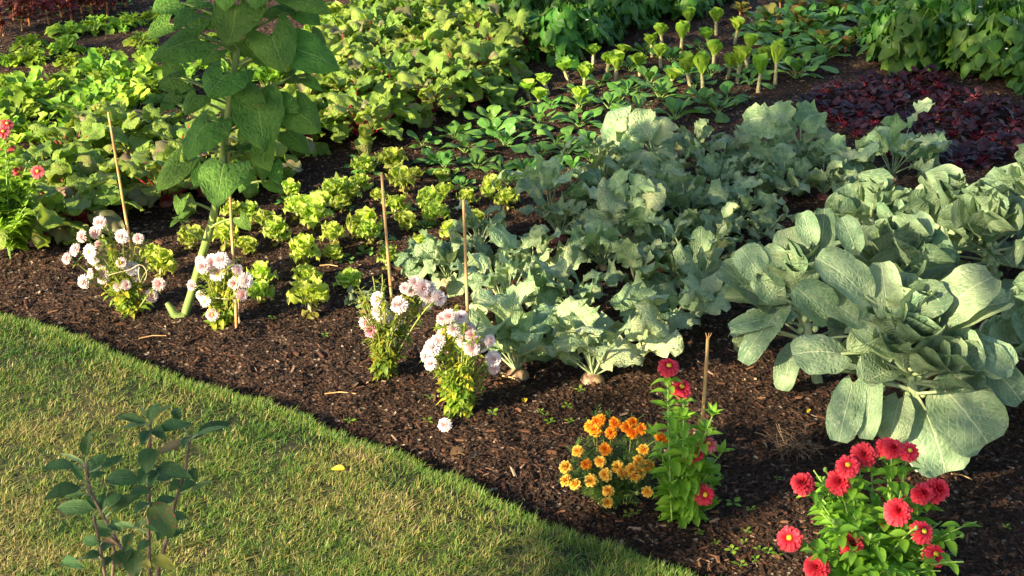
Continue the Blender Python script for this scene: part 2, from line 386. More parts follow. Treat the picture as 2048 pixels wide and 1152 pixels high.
p = t.n('ShaderNodeBsdfPrincipled'); t.l(col, p.inputs['Base Color']); p.inputs['Roughness'].default_value = .9; p.inputs['Specular IOR Level'].default_value = .2
bp = t.n('ShaderNodeBump'); bp.inputs['Strength'].default_value = 1.; bp.inputs['Distance'].default_value = .008
t.l(t.math('ADD', n2, t.math('MULTIPLY', vo.outputs['Distance'], .9)), bp.inputs['Height']); t.l(bp.outputs[0], p.inputs['Normal']); t.l(p.outputs[0], t.out.inputs[0])
soil = mb.build('ground', t.m); tag(soil, kind='structure')

# crumbs of earth and bark chips
def attr_mat(name, stops, rough=.8, tr=0., bump=0.):
    t = NT(name); at = t.n('ShaderNodeAttribute', attribute_name='lr'); col = t.ramp(at.outputs['Fac'], stops)
    tc = t.n('ShaderNodeTexCoord')
    p = t.n('ShaderNodeBsdfPrincipled'); p.inputs['Roughness'].default_value = rough; p.inputs['Specular IOR Level'].default_value = .3
    nz = t.noise(120, 2, tc.outputs['Object']); col = t.mix(t.smooth(nz, .3, .7, 0, .45), col, t.mix(1., col, (.45, .42, .4), 'MULTIPLY')) if bump else col
    t.l(col, p.inputs['Base Color'])
    if tr:
        tl = t.n('ShaderNodeBsdfTranslucent'); t.l(col, tl.inputs[0]); mx = t.n('ShaderNodeMixShader'); mx.inputs[0].default_value = tr
        t.l(p.outputs[0], mx.inputs[1]); t.l(tl.outputs[0], mx.inputs[2]); t.l(mx.outputs[0], t.out.inputs[0])
    else: t.l(p.outputs[0], t.out.inputs[0])
    return t.m
def view_points(n, zz, px0=-380, px1=2450, py0=-100, py1=1420, power=1.6):
    px = nr.uniform(px0, px1, n); py = py1-(py1-py0)*nr.random(n)**(1/1.0)
    dx = (px-1024)/CF; q = -(py-576)/CF
    dy = FWD[1]+UPV[1]*q; dz = FWD[2]+UPV[2]*q; tt = (zz-CH)/dz
    return dx*tt, dy*tt
def rotm(n, tilt):
    az = nr.uniform(0, 2*PI, n); tx = nr.normal(0, tilt, n); ty = nr.normal(0, tilt, n)
    X = np.stack([np.cos(az), np.sin(az), tx], -1); Y = np.stack([-np.sin(az), np.cos(az), ty], -1)
    X /= np.linalg.norm(X, axis=1)[:, None]; Z = np.cross(X, Y); Z /= np.linalg.norm(Z, axis=1)[:, None]; Y = np.cross(Z, X)
    return X, Y, Z
def scatter_slabs(n, lmin, lmax, aspect, thick, tilt, name, label, cat, mat, cols, lift=.003):
    x, y = view_points(n, 0.); keep = (y > yE(x)+.02); x = x[keep]; y = y[keep]; n = len(x)
    L = lmin+(lmax-lmin)*nr.random(n)**3; W = L*nr.uniform(*aspect, n); T = L*thick
    X, Y, Z = rotm(n, tilt); C = np.stack([x, y, soil_z(x, y)+lift], -1)
    Vs = []
    corners = [(-1, -1, 0), (1, -.8, 0), (1, .7, 0), (-1, 1, 0), (-.8, -.6, 1), (.7, -.5, 1), (.8, .5, 1), (-.9, .5, 1)]
    for cx, cy, cz in corners:
        j = nr.uniform(.65, 1.15, (n, 2))
        Vs.append(C+X*(L/2*cx*j[:, 0])[:, None]+Y*(W/2*cy*j[:, 1])[:, None]+Z*(T*cz)[:, None])
    V = np.stack(Vs, 1).reshape(-1, 3)
    base = np.array([[4, 5, 6, 7], [0, 1, 5, 4], [1, 2, 6, 5], [2, 3, 7, 6], [3, 0, 4, 7]])
    F = (base[None]+(np.arange(n)*8)[:, None, None]).reshape(-1, 4)
    c = nr.choice(cols[0], n, p=cols[1])+nr.uniform(-.04, .04, n)
    m = MB(); m.add(V, F, None, np.repeat(c, 8)); o = m.build(name, mat)
    o.data.polygons.foreach_set('use_smooth', np.zeros(len(F), dtype=bool))
    tag(o, label, cat, kind='stuff')
    return o
chipm = attr_mat('bark_chip', [(0, (.014, .008, .005)), (.3, (.036, .016, .009)), (.55, (.10, .042, .022)), (.8, (.21, .105, .054)), (1, (.38, .28, .20))], bump=1)
scatter_slabs(135000, .003, .014, (.5, 1.), .5, .5, 'soil_crumbs', 'dark crumbly soil and small clods covering the bed', 'soil', chipm, ([.03, .15, .35, .6, .95], [.50, .32, .13, .04, .01]), 0)
scatter_slabs(38000, .008, .042, (.16, .45), .10, .28, 'bark_mulch', 'brown bark chips and splinters strewn over the dark soil', 'mulch', chipm, ([.1, .3, .5, .68, .9], [.32, .32, .22, .10, .04]))

# lawn
mb = MB(); xs2 = axis(-3., 1.6, .02, -60, 14); cols = []
prof = [(-.0, -.06), (.004, .0), (-.008, .028), (-.03, .035), (-.3, .036), (-1, .036), (-2.5, .036), (-8, .036), (-60, .036)]
for x in xs2:
    ye = float(yE(np.array(x))); cols.append([(x, ye+dy, z+(.006*float(vnoise(x, ye+dy, 5, 8)) if z > .03 else 0)) for dy, z in prof])
mb.add(np.array(cols).reshape(-1, 3), gridfaces(len(xs2), len(prof))[:, ::-1])
lawnm = plain_mat('lawn_thatch', (.016, .022, .006), (.065, .062, .02), 45, rough=.9, bump=1)
tag(mb.build('lawn_ground', lawnm), kind='structure')
def grass(n, fringe=False):
    if fringe:
        x = nr.uniform(-3.2, 1.4, n); y = yE(x)-np.abs(nr.normal(0, .022, n))+.006
    else:
        x, y = view_points(int(n*1.0), .035, -700, 1750, 560, 1750)
        keep = y < yE(x); x = x[keep]; y = y[keep]
    n = len(x)
    p1 = vnoise(x, y, 3.1, 11); p2 = vnoise(x, y, 8, 12); p3 = vnoise(x, y, 34, 13)
    dens = .10+1.25*p3*(.35+p2); k = nr.random(n) < np.clip(dens, .1, 1) if not fringe else np.ones(n, bool)
    x = x[k]; y = y[k]; p1 = p1[k]; p2 = p2[k]; p3 = p3[k]; n = len(x)
    H = nr.uniform(.011, .027, n)*(.75+.6*p3)*(1. if fringe else 1); w = nr.uniform(.0013, .0029, n)
    az = nr.uniform(0, 2*PI, n); lean = np.abs(nr.normal(1.0, .6, n))
    if fringe: az = nr.normal(1.2, .9, n); lean = np.abs(nr.normal(.7, .4, n)); H = H*1.15
    d = np.stack([np.cos(az), np.sin(az)], -1); s = np.stack([-np.sin(az), np.cos(az)], -1)
    B = np.stack([x, y, np.full(n, .034)], -1)
    def pt(tt, side, k):
        off = d*(H*lean*tt**1.7)[:, None]+s*(side*w*k)[:, None]
        z = H*(tt-.28*lean*tt*tt*.9)
        return B+np.concatenate([off, z[:, None]], 1)
    Vs = np.stack([pt(0., -.5, 1), pt(0., .5, 1), pt(.55, .5, .9), pt(.55, -.5, .9), pt(1., .5, .12), pt(1., -.5, .12)], 1).reshape(-1, 3)
    base = np.array([[0, 1, 2, 3], [3, 2, 4, 5]]); F = (base[None]+(np.arange(n)*6)[:, None, None]).reshape(-1, 4)
    c = np.clip(.50+.55*(p1-.5)+.5*(p2-.5)+nr.normal(0, .22, n), 0, 1)
    c = np.where(nr.random(n) < .07, nr.uniform(.85, 1., n), c)
    if fringe: c = np.clip(nr.normal(.42, .22, n), 0, 1)
    return Vs, F, np.repeat(c, 6)
gm = MB(); v_, f_, c_ = grass(620000); gm.add(v_, f_, None, c_); v_, f_, c_ = grass(13000, True); gm.add(v_, f_, None, c_)
grassm = attr_mat('grass_blade', [(0, (.04, .12, .02)), (.3, (.09, .20, .03)), (.55, (.18, .265, .045)), (.8, (.32, .29, .08)), (1, (.46, .36, .17))], rough=.5, tr=.3)
tag(gm.build('lawn_grass', grassm), 'short mown grass with yellow and brown patches along the bed', 'grass', kind='stuff')

# ------------------------------------------------------------------ light
SUN_EL, SUN_A = R(22), R(52)       # elevation; bearing from straight behind the camera round to its left
TR = np.array([math.sin(SUN_A)*math.cos(SUN_EL), math.cos(SUN_A)*math.cos(SUN_EL), -math.sin(SUN_EL)])   # travel direction of the light
sd = bpy.data.lights.new('sun', 'SUN'); sd.energy = 5.0; sd.angle = R(.5); sd.color = (1., .83, .55)
so = bpy.data.objects.new('sun', sd); COL.objects.link(so)
so.rotation_euler = Vector(TR).to_track_quat('-Z', 'Y').to_euler(); so.location = (-8, -8, 8)
w = bpy.data.worlds.new('World'); scene.world = w; w.use_nodes = True
nt = w.node_tree; bgn = nt.nodes['Background']; sky = nt.nodes.new('ShaderNodeTexSky'); sky.sky_type = 'NISHITA'; sky.sun_disc = False
sky.sun_elevation = SUN_EL; sky.sun_rotation = math.atan2(-TR[0], -TR[1]) % (2*PI)
nt.links.new(sky.outputs[0], bgn.inputs[0]); bgn.inputs[1].default_value = .08
scene.view_settings.view_transform = 'Standard'; scene.view_settings.look = 'None'; scene.view_settings.exposure = 1.7; scene.view_settings.gamma = 1

# trees outside the frame, behind and to the left of the photographer, whose crowns shade parts of the bed
def inpoly(x, y, poly):
    inside = np.zeros(len(x), bool); j = len(poly)-1
    for i in range(len(poly)):
        xi, yi = poly[i]; xj, yj = poly[j]
        c = ((yi > y) != (yj > y)) & (x < (xj-xi)*(y-yi)/((yj-yi) or 1e-9)+xi)
        inside ^= c; j = i
    return inside
# ------------------------------------------------------------------ plants
ORD = ['first', 'second', 'third', 'fourth', 'fifth', 'sixth', 'seventh', 'eighth', 'ninth', 'tenth', 'eleventh', 'twelfth', 'thirteenth', 'fourteenth', 'fifteenth', 'sixteenth', 'seventeenth', 'eighteenth', 'nineteenth', 'twentieth']
def ordn(i): return ORD[i] if i < 20 else (['twenty', 'thirty', 'forty', 'fifty'][(i-19)//10]+'-'+ORD[(i-19) % 10-1] if False else 'number %d' % (i+1))
REG = {}
def reg(kind, o, P): REG.setdefault(kind, []).append((o, proj(np.asarray(P))))
class Kind:
    def __init__(s, variants): s.v = variants; s.used = set(); s.i = 0
    def place(s, loc, rz, sc, kind, zs=1., lean=0, which=None):
        i = s.i % len(s.v) if which is None else which; s.i += 1
        o = s.v[i] if i not in s.used else dup(s.v[i]); s.used.add(i)
        o.location = Vector(loc); o.rotation_euler = (rng.uniform(-lean, lean), rng.uniform(-lean, lean), rz); o.scale = (sc, sc, sc*zs)
        reg(kind, o, loc); return o
    def drop_unused(s):
        for i, o in enumerate(s.v):
            if i not in s.used:
                for c in list(o.children): bpy.data.objects.remove(c)
                bpy.data.objects.remove(o)
def gz(px, py):
    p = G(px, py, 0.); p[2] = float(soil_z(p[0], p[1]))-.003; return p
def fill(poly, spacing, jit=.25, rowang=0., rows=True):
    """planting rows: points on a jittered staggered grid inside a picture polygon laid on the ground"""
    gp = np.array([G(a, b)[:2] for a, b in poly]); lo = gp.min(0)-.2; hi = gp.max(0)+.2; out = []
    y = lo[1]; r = 0
    while y < hi[1]:
        x = lo[0]+(r % 2)*spacing/2
        while x < hi[0]:
            q = (x+rng.uniform(-jit, jit)*spacing, y+rng.uniform(-jit, jit)*spacing)
            a, b, _ = proj(np.array([q[0], q[1], 0]))
            if inpoly(np.array([a]), np.array([b]), poly)[0]: out.append((q[0], q[1], float(soil_z(q[0], q[1]))-.003))
            x += spacing
        y += spacing*.87; r += 1
    return out
RZ = lambda: rng.uniform(0, 2*PI)
U = rng.uniform

# --- lettuce
def mk_lettuce():
    o = thing('lettuce', (0, 0, 0)); f = MB(); s = MB()
    h = U(.045, .075)
    tube(s, [(0, 0, -.01), (.002, 0, h*.5), (.004, .003, h)], .011, .009, 7, 0)
    n = 14
    for i in range(n):
        k = i/(n-1); az = i*2.4+U(-.3, .3)
        L = .092-.02*k+U(-.015, .02); el = .35+1.0*k+U(-.2, .2)
        put_leaf(f, (0, 0, h-.012+.02*k), direc(az, el), direc(az, el+PI/2), L, L*U(1.0, 1.35), 'fan', nu=10, nv=5, cup=.25, droop=U(-.1, .9), ruf=.11, rf=U(2., 3.), teeth=.2, wob=.08)
    f.build('foliage', [M['lettuce']], o)
    g = MB()
    for i in range(9):
        az = i*2.4+U(-.4, .4); put_leaf(g, (0, 0, h*U(.15, .6)), direc(az, U(-.4, .4)), (0, 0, 1), U(.035, .055), U(.03, .04), 'fan', nu=5, nv=2, cup=.3, droop=U(.4, 1.4), ruf=.08, rf=2)
    g.build('lower_leaves', [M['lettuce_old']], o)
    s.build('stem', [M['pale_stem']], o)
    return o
LET = Kind([mk_lettuce() for _ in range(6)])
let = [(381,478,48),(493,486,45),(504,415,55),(529,434,55),(556,461,55),(529,540,55),(522,573,48),(609,497,60),(609,540,56),(623,590,70),(668,497,44),(671,464,54),(706,546,56),(630,426,58),(597,406,60),(581,376,36),(687,401,46),(665,376,58),(719,357,48),(734,437,60),(739,464,44),(772,508,52),(756,382,40),(810,355,58),(791,407,46),(810,434,50),(860,390,54),(868,415,52),(901,442,50),(843,475,44),(882,341,36),(892,371,42),(784,318,48),(730,330,42),(982,365,48),(938,394,38),(1017,391,44),(948,432,38),(308,500,46),(322,528,52),(440,445,50),(452,470,52),(640,395,48),(700,380,44),(830,340,40),(462,430,42)]
for a, b, wd in let:
    p = gz(a, b+wd*.62); sc = wd*U(.75, 1.05)/SC(p+np.array([0, 0, .08]))/.158
    LET.place(p, RZ(), sc, 'lettuce', zs=U(.9, 1.35), lean=.2)

# --- spinach rosettes
def mk_spinach(n=10, mat='spinach', name='spinach_plant', L0=.10):
    o = thing(name, (0, 0, 0)); f = MB()
    for i in range(n):
        k = i/(n-1); az = i*2.4+U(-.3, .3); L = L0*(1.15-.45*k)*U(.9, 1.1)
        stalk_leaf(f, (0, 0, .0), az, .5+.8*k, L*.45, .15+.95*k+U(-.15, .15), L, L*U(.58, .72), 'spoon', pr=.0028, nu=8, nv=3, cup=-.35+U(-.2, .5), droop=U(.3, 1.0)*(1-.5*k), ruf=.025, rf=1.5, wob=.05)
    f.build('foliage', [M[mat], M['spinach_stem']], o); return o
SPI = Kind([mk_spinach(rng.choice([8, 10, 11])) for _ in range(6)])
spi = [(983,245,70),(1028,215,60),(910,275,70),(930,302,75),(985,272,80),(1010,290,75),(955,335,60),(1000,340,65),(1050,345,60),(865,328,70),(845,290,60),(1078,250,70),(1160,252,60),(1112,285,70),(1100,212,55),(1218,218,70),(1278,228,75),(1350,235,85),(1405,205,60),(1435,225,75),(1180,290,60),(1135,310,70),(1068,338,50),(1145,345,60),(1255,185,60),(1200,170,60),(1320,195,75),(1455,195,70),(1240,200,55),(1300,165,70),(1160,215,60),(1390,170,60),(1360,150,60),(1500,165,60),(1420,150,60),(1262,140,60),(1340,120,60),(1400,100,55),(1290,105,55),(1480,135,60),(1040,160,50),(890,335,60),(1085,310,45),(1045,265,60),(1150,190,50),(1230,260,60),(1180,320,55),
 (803,430,42),(575,408,34),(640,395,30),(690,425,30),(728,500,34),(690,518,30),(760,480,36),(925,372,40),(1015,370,36),(850,455,34),(740,345,44),(720,330,44),(905,350,36),(1010,400,30)]
for a, b, wd in spi:
    p = gz(a, b+wd*.12); sc = wd/SC(p)/.175
    SPI.place(p, RZ(), sc, 'spinach', lean=.1)
for (x, y, z) in fill([(1480,75),(1560,30),(1650,0),(1780,0),(1770,60),(1760,100),(1650,130),(1590,175),(1530,165),(1500,120)], .20, .3):
    SPI.place((x, y, z), RZ(), U(1.0, 1.4), 'spinach_back', lean=.1)
# browned little lettuces standing between them
def mk_bronze():
    o = thing('bronze_lettuce', (0, 0, 0)); f = MB()
    for i in range(14):
        az = i*2.4; L = U(.05, .08); put_leaf(f, (0, 0, .03), direc(az, U(.3, 1.3)), direc(az, 2), L, L*.8, 'lyre', nu=7, nv=2, cup=.3, droop=.3, ruf=.08, rf=2, teeth=.2)
    f.build('foliage', [M['bronze']], o); s = MB(); tube(s, [(0, 0, -.01), (0, 0, .04)], .008, .007, 5, 0); s.build('stem', [M['amaranth_stem']], o); return o
M['bronze'] = leaf_mat('bronze_lettuce_leaf', (.15, .20, .03), (.30, .28, .06), tr=.35, vs=.2, c3=(.30, .14, .06))
BRO = Kind([mk_bronze() for _ in range(3)])
for a, b in [(1480,20),(1600,25),(1590,45),(1535,35),(1650,48),(1640,85),(1610,60),(1730,70),(1690,95),(1755,30),(1690,30),(1560,60),(1745,10),(1665,105),(1780,40),(1795,15),(1520,60),(1660,20),(1560,5)]:
    BRO.place(gz(a, b+12), RZ(), U(.9, 1.3), 'bronze', lean=.15)

# --- bolting lettuces on bare stalks
def mk_bolt():
    o = thing('bolting_lettuce', (0, 0, 0)); f = MB(); s = MB(); h = 1.
    lean = (U(-.02, .02), U(-.02, .02))
    pts = [(0, 0, -.02), (lean[0]*.5, lean[1]*.3, .05), (lean[0]*.8, lean[1]*.8, .11)]
    tube(s, bez(*pts, n=6), .009, .0065, 7, 0)
    for i in range(10):
        az = i*2.4; zz = .01+i*.012; put_leaf(s, (lean[0]*zz*5, lean[1]*zz*5, zz), direc(az, .3), (0, 0, 1), .012, .008, 'lance', mat=0, nu=2, nv=1)
    for i in range(7):
        az = i*2.4+U(-.2, .2); el = U(1.22, 1.48)
        L = .115*U(.8, 1.1); put_leaf(f, (lean[0]*.8, lean[1]*.8, U(.085, .11)), direc(az, el), direc(az, el+PI/2), L, L*.58, 'spoon', nu=8, nv=3, cup=.8, droop=U(-.1, .3), ruf=.03, rf=1.5)
    f.build('foliage', [M['romaine']], o); s.build('stem', [M['root_stalk']], o); return o
BOL = Kind([mk_bolt() for _ in range(5)])
bol = [(1136,115,1137,165),(1165,122,1167,188),(1186,87,1186,132),(1225,98,1230,168),(1212,100,1213,150),(1235,93,1236,125),(1279,102,1280,152),(1359,40,1362,110),(1373,12,1375,66),(1323,45,1325,92),(1301,65,1303,117),(1319,85,1322,142),(1432,14,1432,72),(1467,30,1468,92),(1421,52,1421,102),(1382,100,1383,182),(1411,99,1406,187),(1458,103,1455,158),(1474,86,1475,168),(1430,78,1427,142),(1339,134,1335,178),(1161,170,1155,220),(1077,174,1079,220),(1064,156,1060,202),(1096,143,1098,192),(1521,103,1516,185),(1554,75,1551,170),(1530,88,1528,150),(1497,65,1497,118),(1500,90,1498,140)]
for a, b, c, d in bol:
    p = gz(c, d); top = D(a, b, p[1]); h = max(.1, top[2]-p[2]); o = BOL.place(p, RZ(), U(.95, 1.1), 'bolting'); s_ = h/.225; o.scale = (1.32, 1.32, s_)
    o.rotation_euler[1] = math.atan2(top[0]-p[0], h)+U(-.1, .1); o.rotation_euler[0] = U(-.22, .12)

# --- beetroot
def mk_beet(nl=16, big=1., purple=.1):
    o = thing('beetroot_plant', (0, 0, 0)); f = MB(); s = MB()
    for i in range(nl):
        k = i/(nl-1); az = i*2.4+U(-.4, .4); L = U(.10, .155)*big*(1-.2*k); pl = U(.10, .22)*big
        el0 = .75+.7*k+U(-.15, .15)
        m = 2 if rng.random() < purple else 0
        stalk_leaf(f, (0, 0, .01), az, el0, pl, el0-U(.6, 1.1)*(1-.5*k), L, L*U(.66, .9), rng.choice(['round', 'ovate', 'round']), pr=.005, mat=m, nu=11, nv=4, cup=-.25+U(-.5, .6), droop=U(.5, 2.0), ruf=.09, rf=U(1.8, 2.8), teeth=.12, hb=.35, wob=.12, nj=1.0, sm=1)
    f.build('foliage', [M['beet'], M['beet_stem'], M['beet_purple']], o)
    lathe(s, [(.001, .035), (.018, .034), (.032, .02), (.038, 0), (.03, -.02)], 12, 0, wob=.05); s.build('root', [M['root_red']], o)
    return o
BEE = Kind([mk_beet(rng.choice([26, 29, 32]), .9, .02) for _ in range(6)])
pts = fill([(655,110),(760,60),(900,45),(1000,60),(1045,110),(1040,160),(985,205),(920,245),(850,262),(770,290),(690,325),(600,350),(560,330),(590,280),(640,220)], .23, .3)
for p in pts: BEE.place(p, RZ(), U(.85, 1.1), 'beet_centre', zs=1.05, lean=.15)
BEL = Kind([mk_beet(rng.choice([20, 23]), 1.15, .05) for _ in range(5)])
pts = fill([(60,400),(140,330),(230,290),(340,270),(480,300),(560,350),(540,385),(440,410),(400,440),(340,450),(260,445),(170,480),(100,500),(50,500),(40,450)], .235, .3)
for p in pts: BEL.place(p, RZ(), U(.75, 1.), 'beet_left', zs=.9, lean=.15)

# --- young salad greens
def mk_greens():
    o = thing('salad_greens', (0, 0, 0)); f = MB()
    for i in range(40):
        az = i*2.4+U(-.4, .4); k = rng.random(); L = U(.05, .10)
        b0 = (math.cos(az)*.05*k, math.sin(az)*.05*k, 0)
        stalk_leaf(f, b0, az, 1.2, L*.6, U(.7, 1.35), L, L*U(.36, .6), rng.choice(['spoon', 'lyre', 'lyre']), pr=.0025, nu=9, nv=2, cup=U(-.2, .6), droop=U(.2, 1.3), ruf=.07, rf=2., teeth=.3, nj=.6)
    f.build('foliage', [M['greens'], M['spinach_stem']], o); return o
GRN = Kind([mk_greens() for _ in range(5)])
for p in fill([(-30,235),(40,205),(70,175),(200,160),(285,150),(400,170),(420,200),(330,215),(290,255),(190,290),(90,325),(20,345),(-30,330)], .19, .3): GRN.place(p, RZ(), U(.85, 1.2), 'greens', lean=.1)
for p in fill([(440,120),(560,115),(640,140),(620,190),(470,200)], .2, .3): GRN.place(p, RZ(), U(.8, 1.), 'greens', lean=.1)

# --- mizuna clumps
def mk_miz():
    o = thing('mizuna', (0, 0, 0)); f = MB()
    for i in range(34):
        az = i*2.4+U(-.4, .4); k = i/33; L = U(.14, .19)*(1-.35*k); el = .35+1.*k+U(-.2, .2)
        put_leaf(f, (0, 0, .01), direc(az, el), direc(az, el+PI/2)+np.array([U(-.4, .4), U(-.4, .4), 0]), L, L*U(.24, .36), 'lyre', nu=12, nv=1, cup=.5, droop=U(.9, 2.0), ruf=.10, rf=3, teeth=.65)
    f.build('foliage', [M['mizuna']], o); return o
MIZ = Kind([mk_miz() for _ in range(4)])
for a, b, wd in [(60,92,65),(62,118,80),(135,69,70),(133,100,74),(140,125,60),(142,148,55),(194,58,74),(238,56,60),(262,46,66),(308,31,60),(283,82,60),(296,104,52),(19,156,50),(6,123,50),(398,50,44),(340,30,50),(396,128,50),(370,140,50),(420,75,40),(285,140,40),(30,120,50)]:
    p = gz(a, b+8); MIZ.place(p, RZ(), wd/SC(p)/.25, 'mizuna', lean=.1)
p = gz(208, 112); MIZ.place(p, 1., .48, 'mizuna')

# --- maroon leaved bolting rows, far left
def mk_mar():
    o = thing('maroon_lettuce', (0, 0, 0)); f = MB(); s = MB()
    tube(s, [(0, 0, -.01), (U(-.01, .01), 0, .09), (U(-.02, .02), U(-.02, .02), .17)], .007, .005, 6, 0)
    for i in range(40):
        az = i*2.4; z = .06+.13*i/40+U(-.02, .02); L = U(.05, .085); put_leaf(f, (0, 0, z), direc(az, U(-.2, 1.1)), (0, 0, 1), L, L*.42, 'lyre', nu=6, nv=1, cup=.4, droop=U(.2, 1.3), ruf=.1, rf=2, teeth=.4)
    f.build('foliage', [M['amaranth']], o); s.build('stem', [M['amaranth_stem']], o); return o
MAR = Kind([mk_mar() for _ in range(4)])
for a, b in [(8,70),(60,50),(100,52),(145,42),(185,30),(28,40),(65,25),(5,25),(110,20),(145,12),(230,18),(215,32),(252,10),(190,8),(80,5),(35,8),(270,-6),(170,-10),(120,-15),(60,-18),(230,-15),(0,-5),(300,-12),(85,30),(165,25),(200,18),(125,34),(45,60)]:
    MAR.place(gz(a, b+6), RZ(), U(.85, 1.15), 'maroon', lean=.1)
for a, b in [(45,42),(115,14),(126,30),(172,22),(250,8),(30,18),(70,0)]:
    p = gz(a, b+4); SPI.place(p, RZ(), U(.4, .6), 'spinach_far', lean=.1)

# --- curly endive at the back
def mk_end():
    o = thing('curly_endive', (0, 0, 0)); f = MB()
    for i in range(30):
        k = i/29; az = i*2.4+U(-.3, .3); L = .13-.05*k; el = .2+1.2*k; put_leaf(f, (0, 0, .01), direc(az, el), direc(az, el+PI/2), L, L*.8, 'fan', nu=8, nv=3, cup=.4, droop=U(.1, .9), ruf=.11, rf=3, teeth=.25)
    f.build('foliage', [M['endive']], o); return o
M['endive'] = leaf_mat('curly_endive_leaf', (.12, .28, .03), (.30, .44, .06), tr=.4, vs=.2, c3=(.45, .52, .12))
ENDI = Kind([mk_end() for _ in range(4)])
for a, b in [(655,58),(665,28),(700,38),(730,22),(765,14),(800,30),(835,15),(690,58),(735,45),(775,40),(860,30),(815,0),(870,0),(770,-8),(900,14),(925,35),(958,40),(965,15),(995,5),(640,75),(845,45),(910,-10),(1010,40),(985,30),(705,70),(890,40)]:
    ENDI.place(gz(a, b+10), RZ(), U(.85, 1.25), 'endive', lean=.1)

# --- bean bushes
def mk_bean():
    o = thing('bean_bush', (0, 0, 0)); f = MB(); s = MB(); fl = MB()
    for i in range(46):
        az = i*2.4+U(-.4, .4); r = U(.03, .19); h = U(.08, .34)*(1-r*1.2)
        top = np.array([math.cos(az)*r, math.sin(az)*r, h]); tube(s, bez((0, 0, 0), (top[0]*.3, top[1]*.3, h*.8), top, 5), .0028, .0018, 4, 0, cap=False)
        for j, da in enumerate((0, 1.5, -1.5)):
            d = direc(az+da, U(-1.3, -.3)); L = U(.06, .09)
            put_leaf(f, top+d*.02, d, (math.cos(az)*1.2, math.sin(az)*1.2, .8), L, L*.85, 'heart', nu=7, nv=3, cup=-.3, droop=U(.2, .8), hb=.25, wob=.05)
    f.build('foliage', [M['bean']], o); s.build('stems', [M['spinach_stem']], o)
    for i in range(2):
        a = RZ(); q = (math.cos(a)*.14, math.sin(a)*.14, U(.2, .33)); b = MB()
        for k in range(5): put_leaf(b, q, direc(k*1.25, .8), (0, 0, 1), .014, .010, 'ovate', nu=3, nv=1)
        b.build('flower', [M['white_petal']], o)
    return o
M['white_petal'] = petal_mat('white_bean_petal', (.7, .7, .6), (.8, .8, .75), (.85, .85, .8))
BEA = Kind([mk_bean() for _ in range(5)])
for p in fill([(975,85),(1000,35),(1060,-20),(1200,-30),(1500,-30),(1440,30),(1350,50),(1290,75),(1200,100),(1150,125),(1095,130),(1075,95),(1000,95)], .25, .25): BEA.place(p, RZ(), U(.8, 1.1), 'bean_left', lean=.1)
for p in fill([(1785,60),(1840,10),(2000,-20),(2120,0),(2120,240),(2010,205),(1900,165),(1775,150),(1770,95)], .25, .25): BEA.place(p, RZ(), U(.9, 1.2), 'bean_right', lean=.1)

# --- small dark red beets
def mk_red():
    o = thing('red_leaf_beet', (0, 0, 0)); f = MB()
    for i in range(16):
        k = i/15; az = i*2.4+U(-.3, .3); L = U(.035, .06)
        stalk_leaf(f, (0, 0, 0), az, .6+.7*k, L*.9, .1+.9*k, L, L*U(.6, .8), 'ovate', pr=.0022, nu=6, nv=2, cup=U(-.5, .3), droop=U(.3, 1.), ruf=.06, rf=1.5)
    f.build('foliage', [M['red'], M['beet_stem']], o); return o
RED = Kind([mk_red() for _ in range(5)])
for p in fill([(1640,190),(1750,165),(1870,165),(1960,205),(2090,250),(2090,310),(1950,345),(1840,345),(1740,310),(1680,270),(1600,215)], .14, .3): RED.place(p, RZ(), U(.85, 1.3), 'redbeet', lean=.15)
# pale stones lying between them
def mk_stone():
    o_ = MB(); lathe(o_, [(.002, .012), (.014, .010), (.022, .002), (.018, -.006)], 9, 0, wob=.15); o = o_.build('pale_stone', [M['stone']]); return o
M['stone'] = plain_mat('pale_flint', (.30, .25, .20), (.48, .42, .35), 60)
STO = Kind([mk_stone() for _ in range(2)])
for a, b in [(1713,188),(1842,186),(1811,201),(1744,208),(1775,223),(1706,229),(1870,221),(1895,198),(1933,215),(1820,244)]: STO.place(gz(a, b)+np.array([0, 0, .012]), RZ(), U(.8, 1.5), 'stone', zs=.8)

# --- turnips
def mk_turnip(n=14, up=0., bulb=True, big=1., names='turnip_plant', rootmat='root', front=False):
    o = thing(names, (0, 0, 0)); f = MB()
    for i in range(n):
        k = i/(n-1); az = i*2.4+U(-.4, .4); L = U(.14, .25)*big*(1-.2*k); pl = U(.05, .19)*big*(1+up)
        el0 = (.62 if front else .55)+(.75 if front else .8)*k+up*.2+U(-.15, .15)
        toward = front and (PI+.45 < az % (2*PI) < 2*PI-.45)
        if toward and k < .3: continue
        if toward: el0 = max(el0, 1.15)
        stalk_leaf(f, (0, 0, .025), az, el0, pl, el0-U(-.1, .6)*(.3 if toward else 1), L, L*U(.68, .92), rng.choice(['lyre', 'lyre', 'round']), pr=.0055*big, nu=12, nv=3, cup=U(-.3, .5), droop=U(.3, 1.9), ruf=.085, rf=U(1.8, 3.2), teeth=.25, wob=.10, nj=.9)
    f.build('foliage', [M['turnip'], M['turnip_stem']], o)
    if bulb:
        s = MB(); lathe(s, [(.002, .036), (.014, .036), (.022, .032), (.040, .022), (.051, .004), (.049, -.018), (.03, -.035)], 16, 0, wob=.04); s.build('root', [M[rootmat]], o)
    return o
TUR = Kind([mk_turnip(rng.choice([13, 15, 17]), 0, True) for _ in range(5)])
TUF = Kind([mk_turnip(18, .05, True, front=True, big=1.05) for _ in range(2)])
TUT = Kind([mk_turnip(13, .45, True) for _ in range(3)])
TUD = Kind([mk_turnip(14, .1, True, rootmat='root_red') for _ in range(4)])
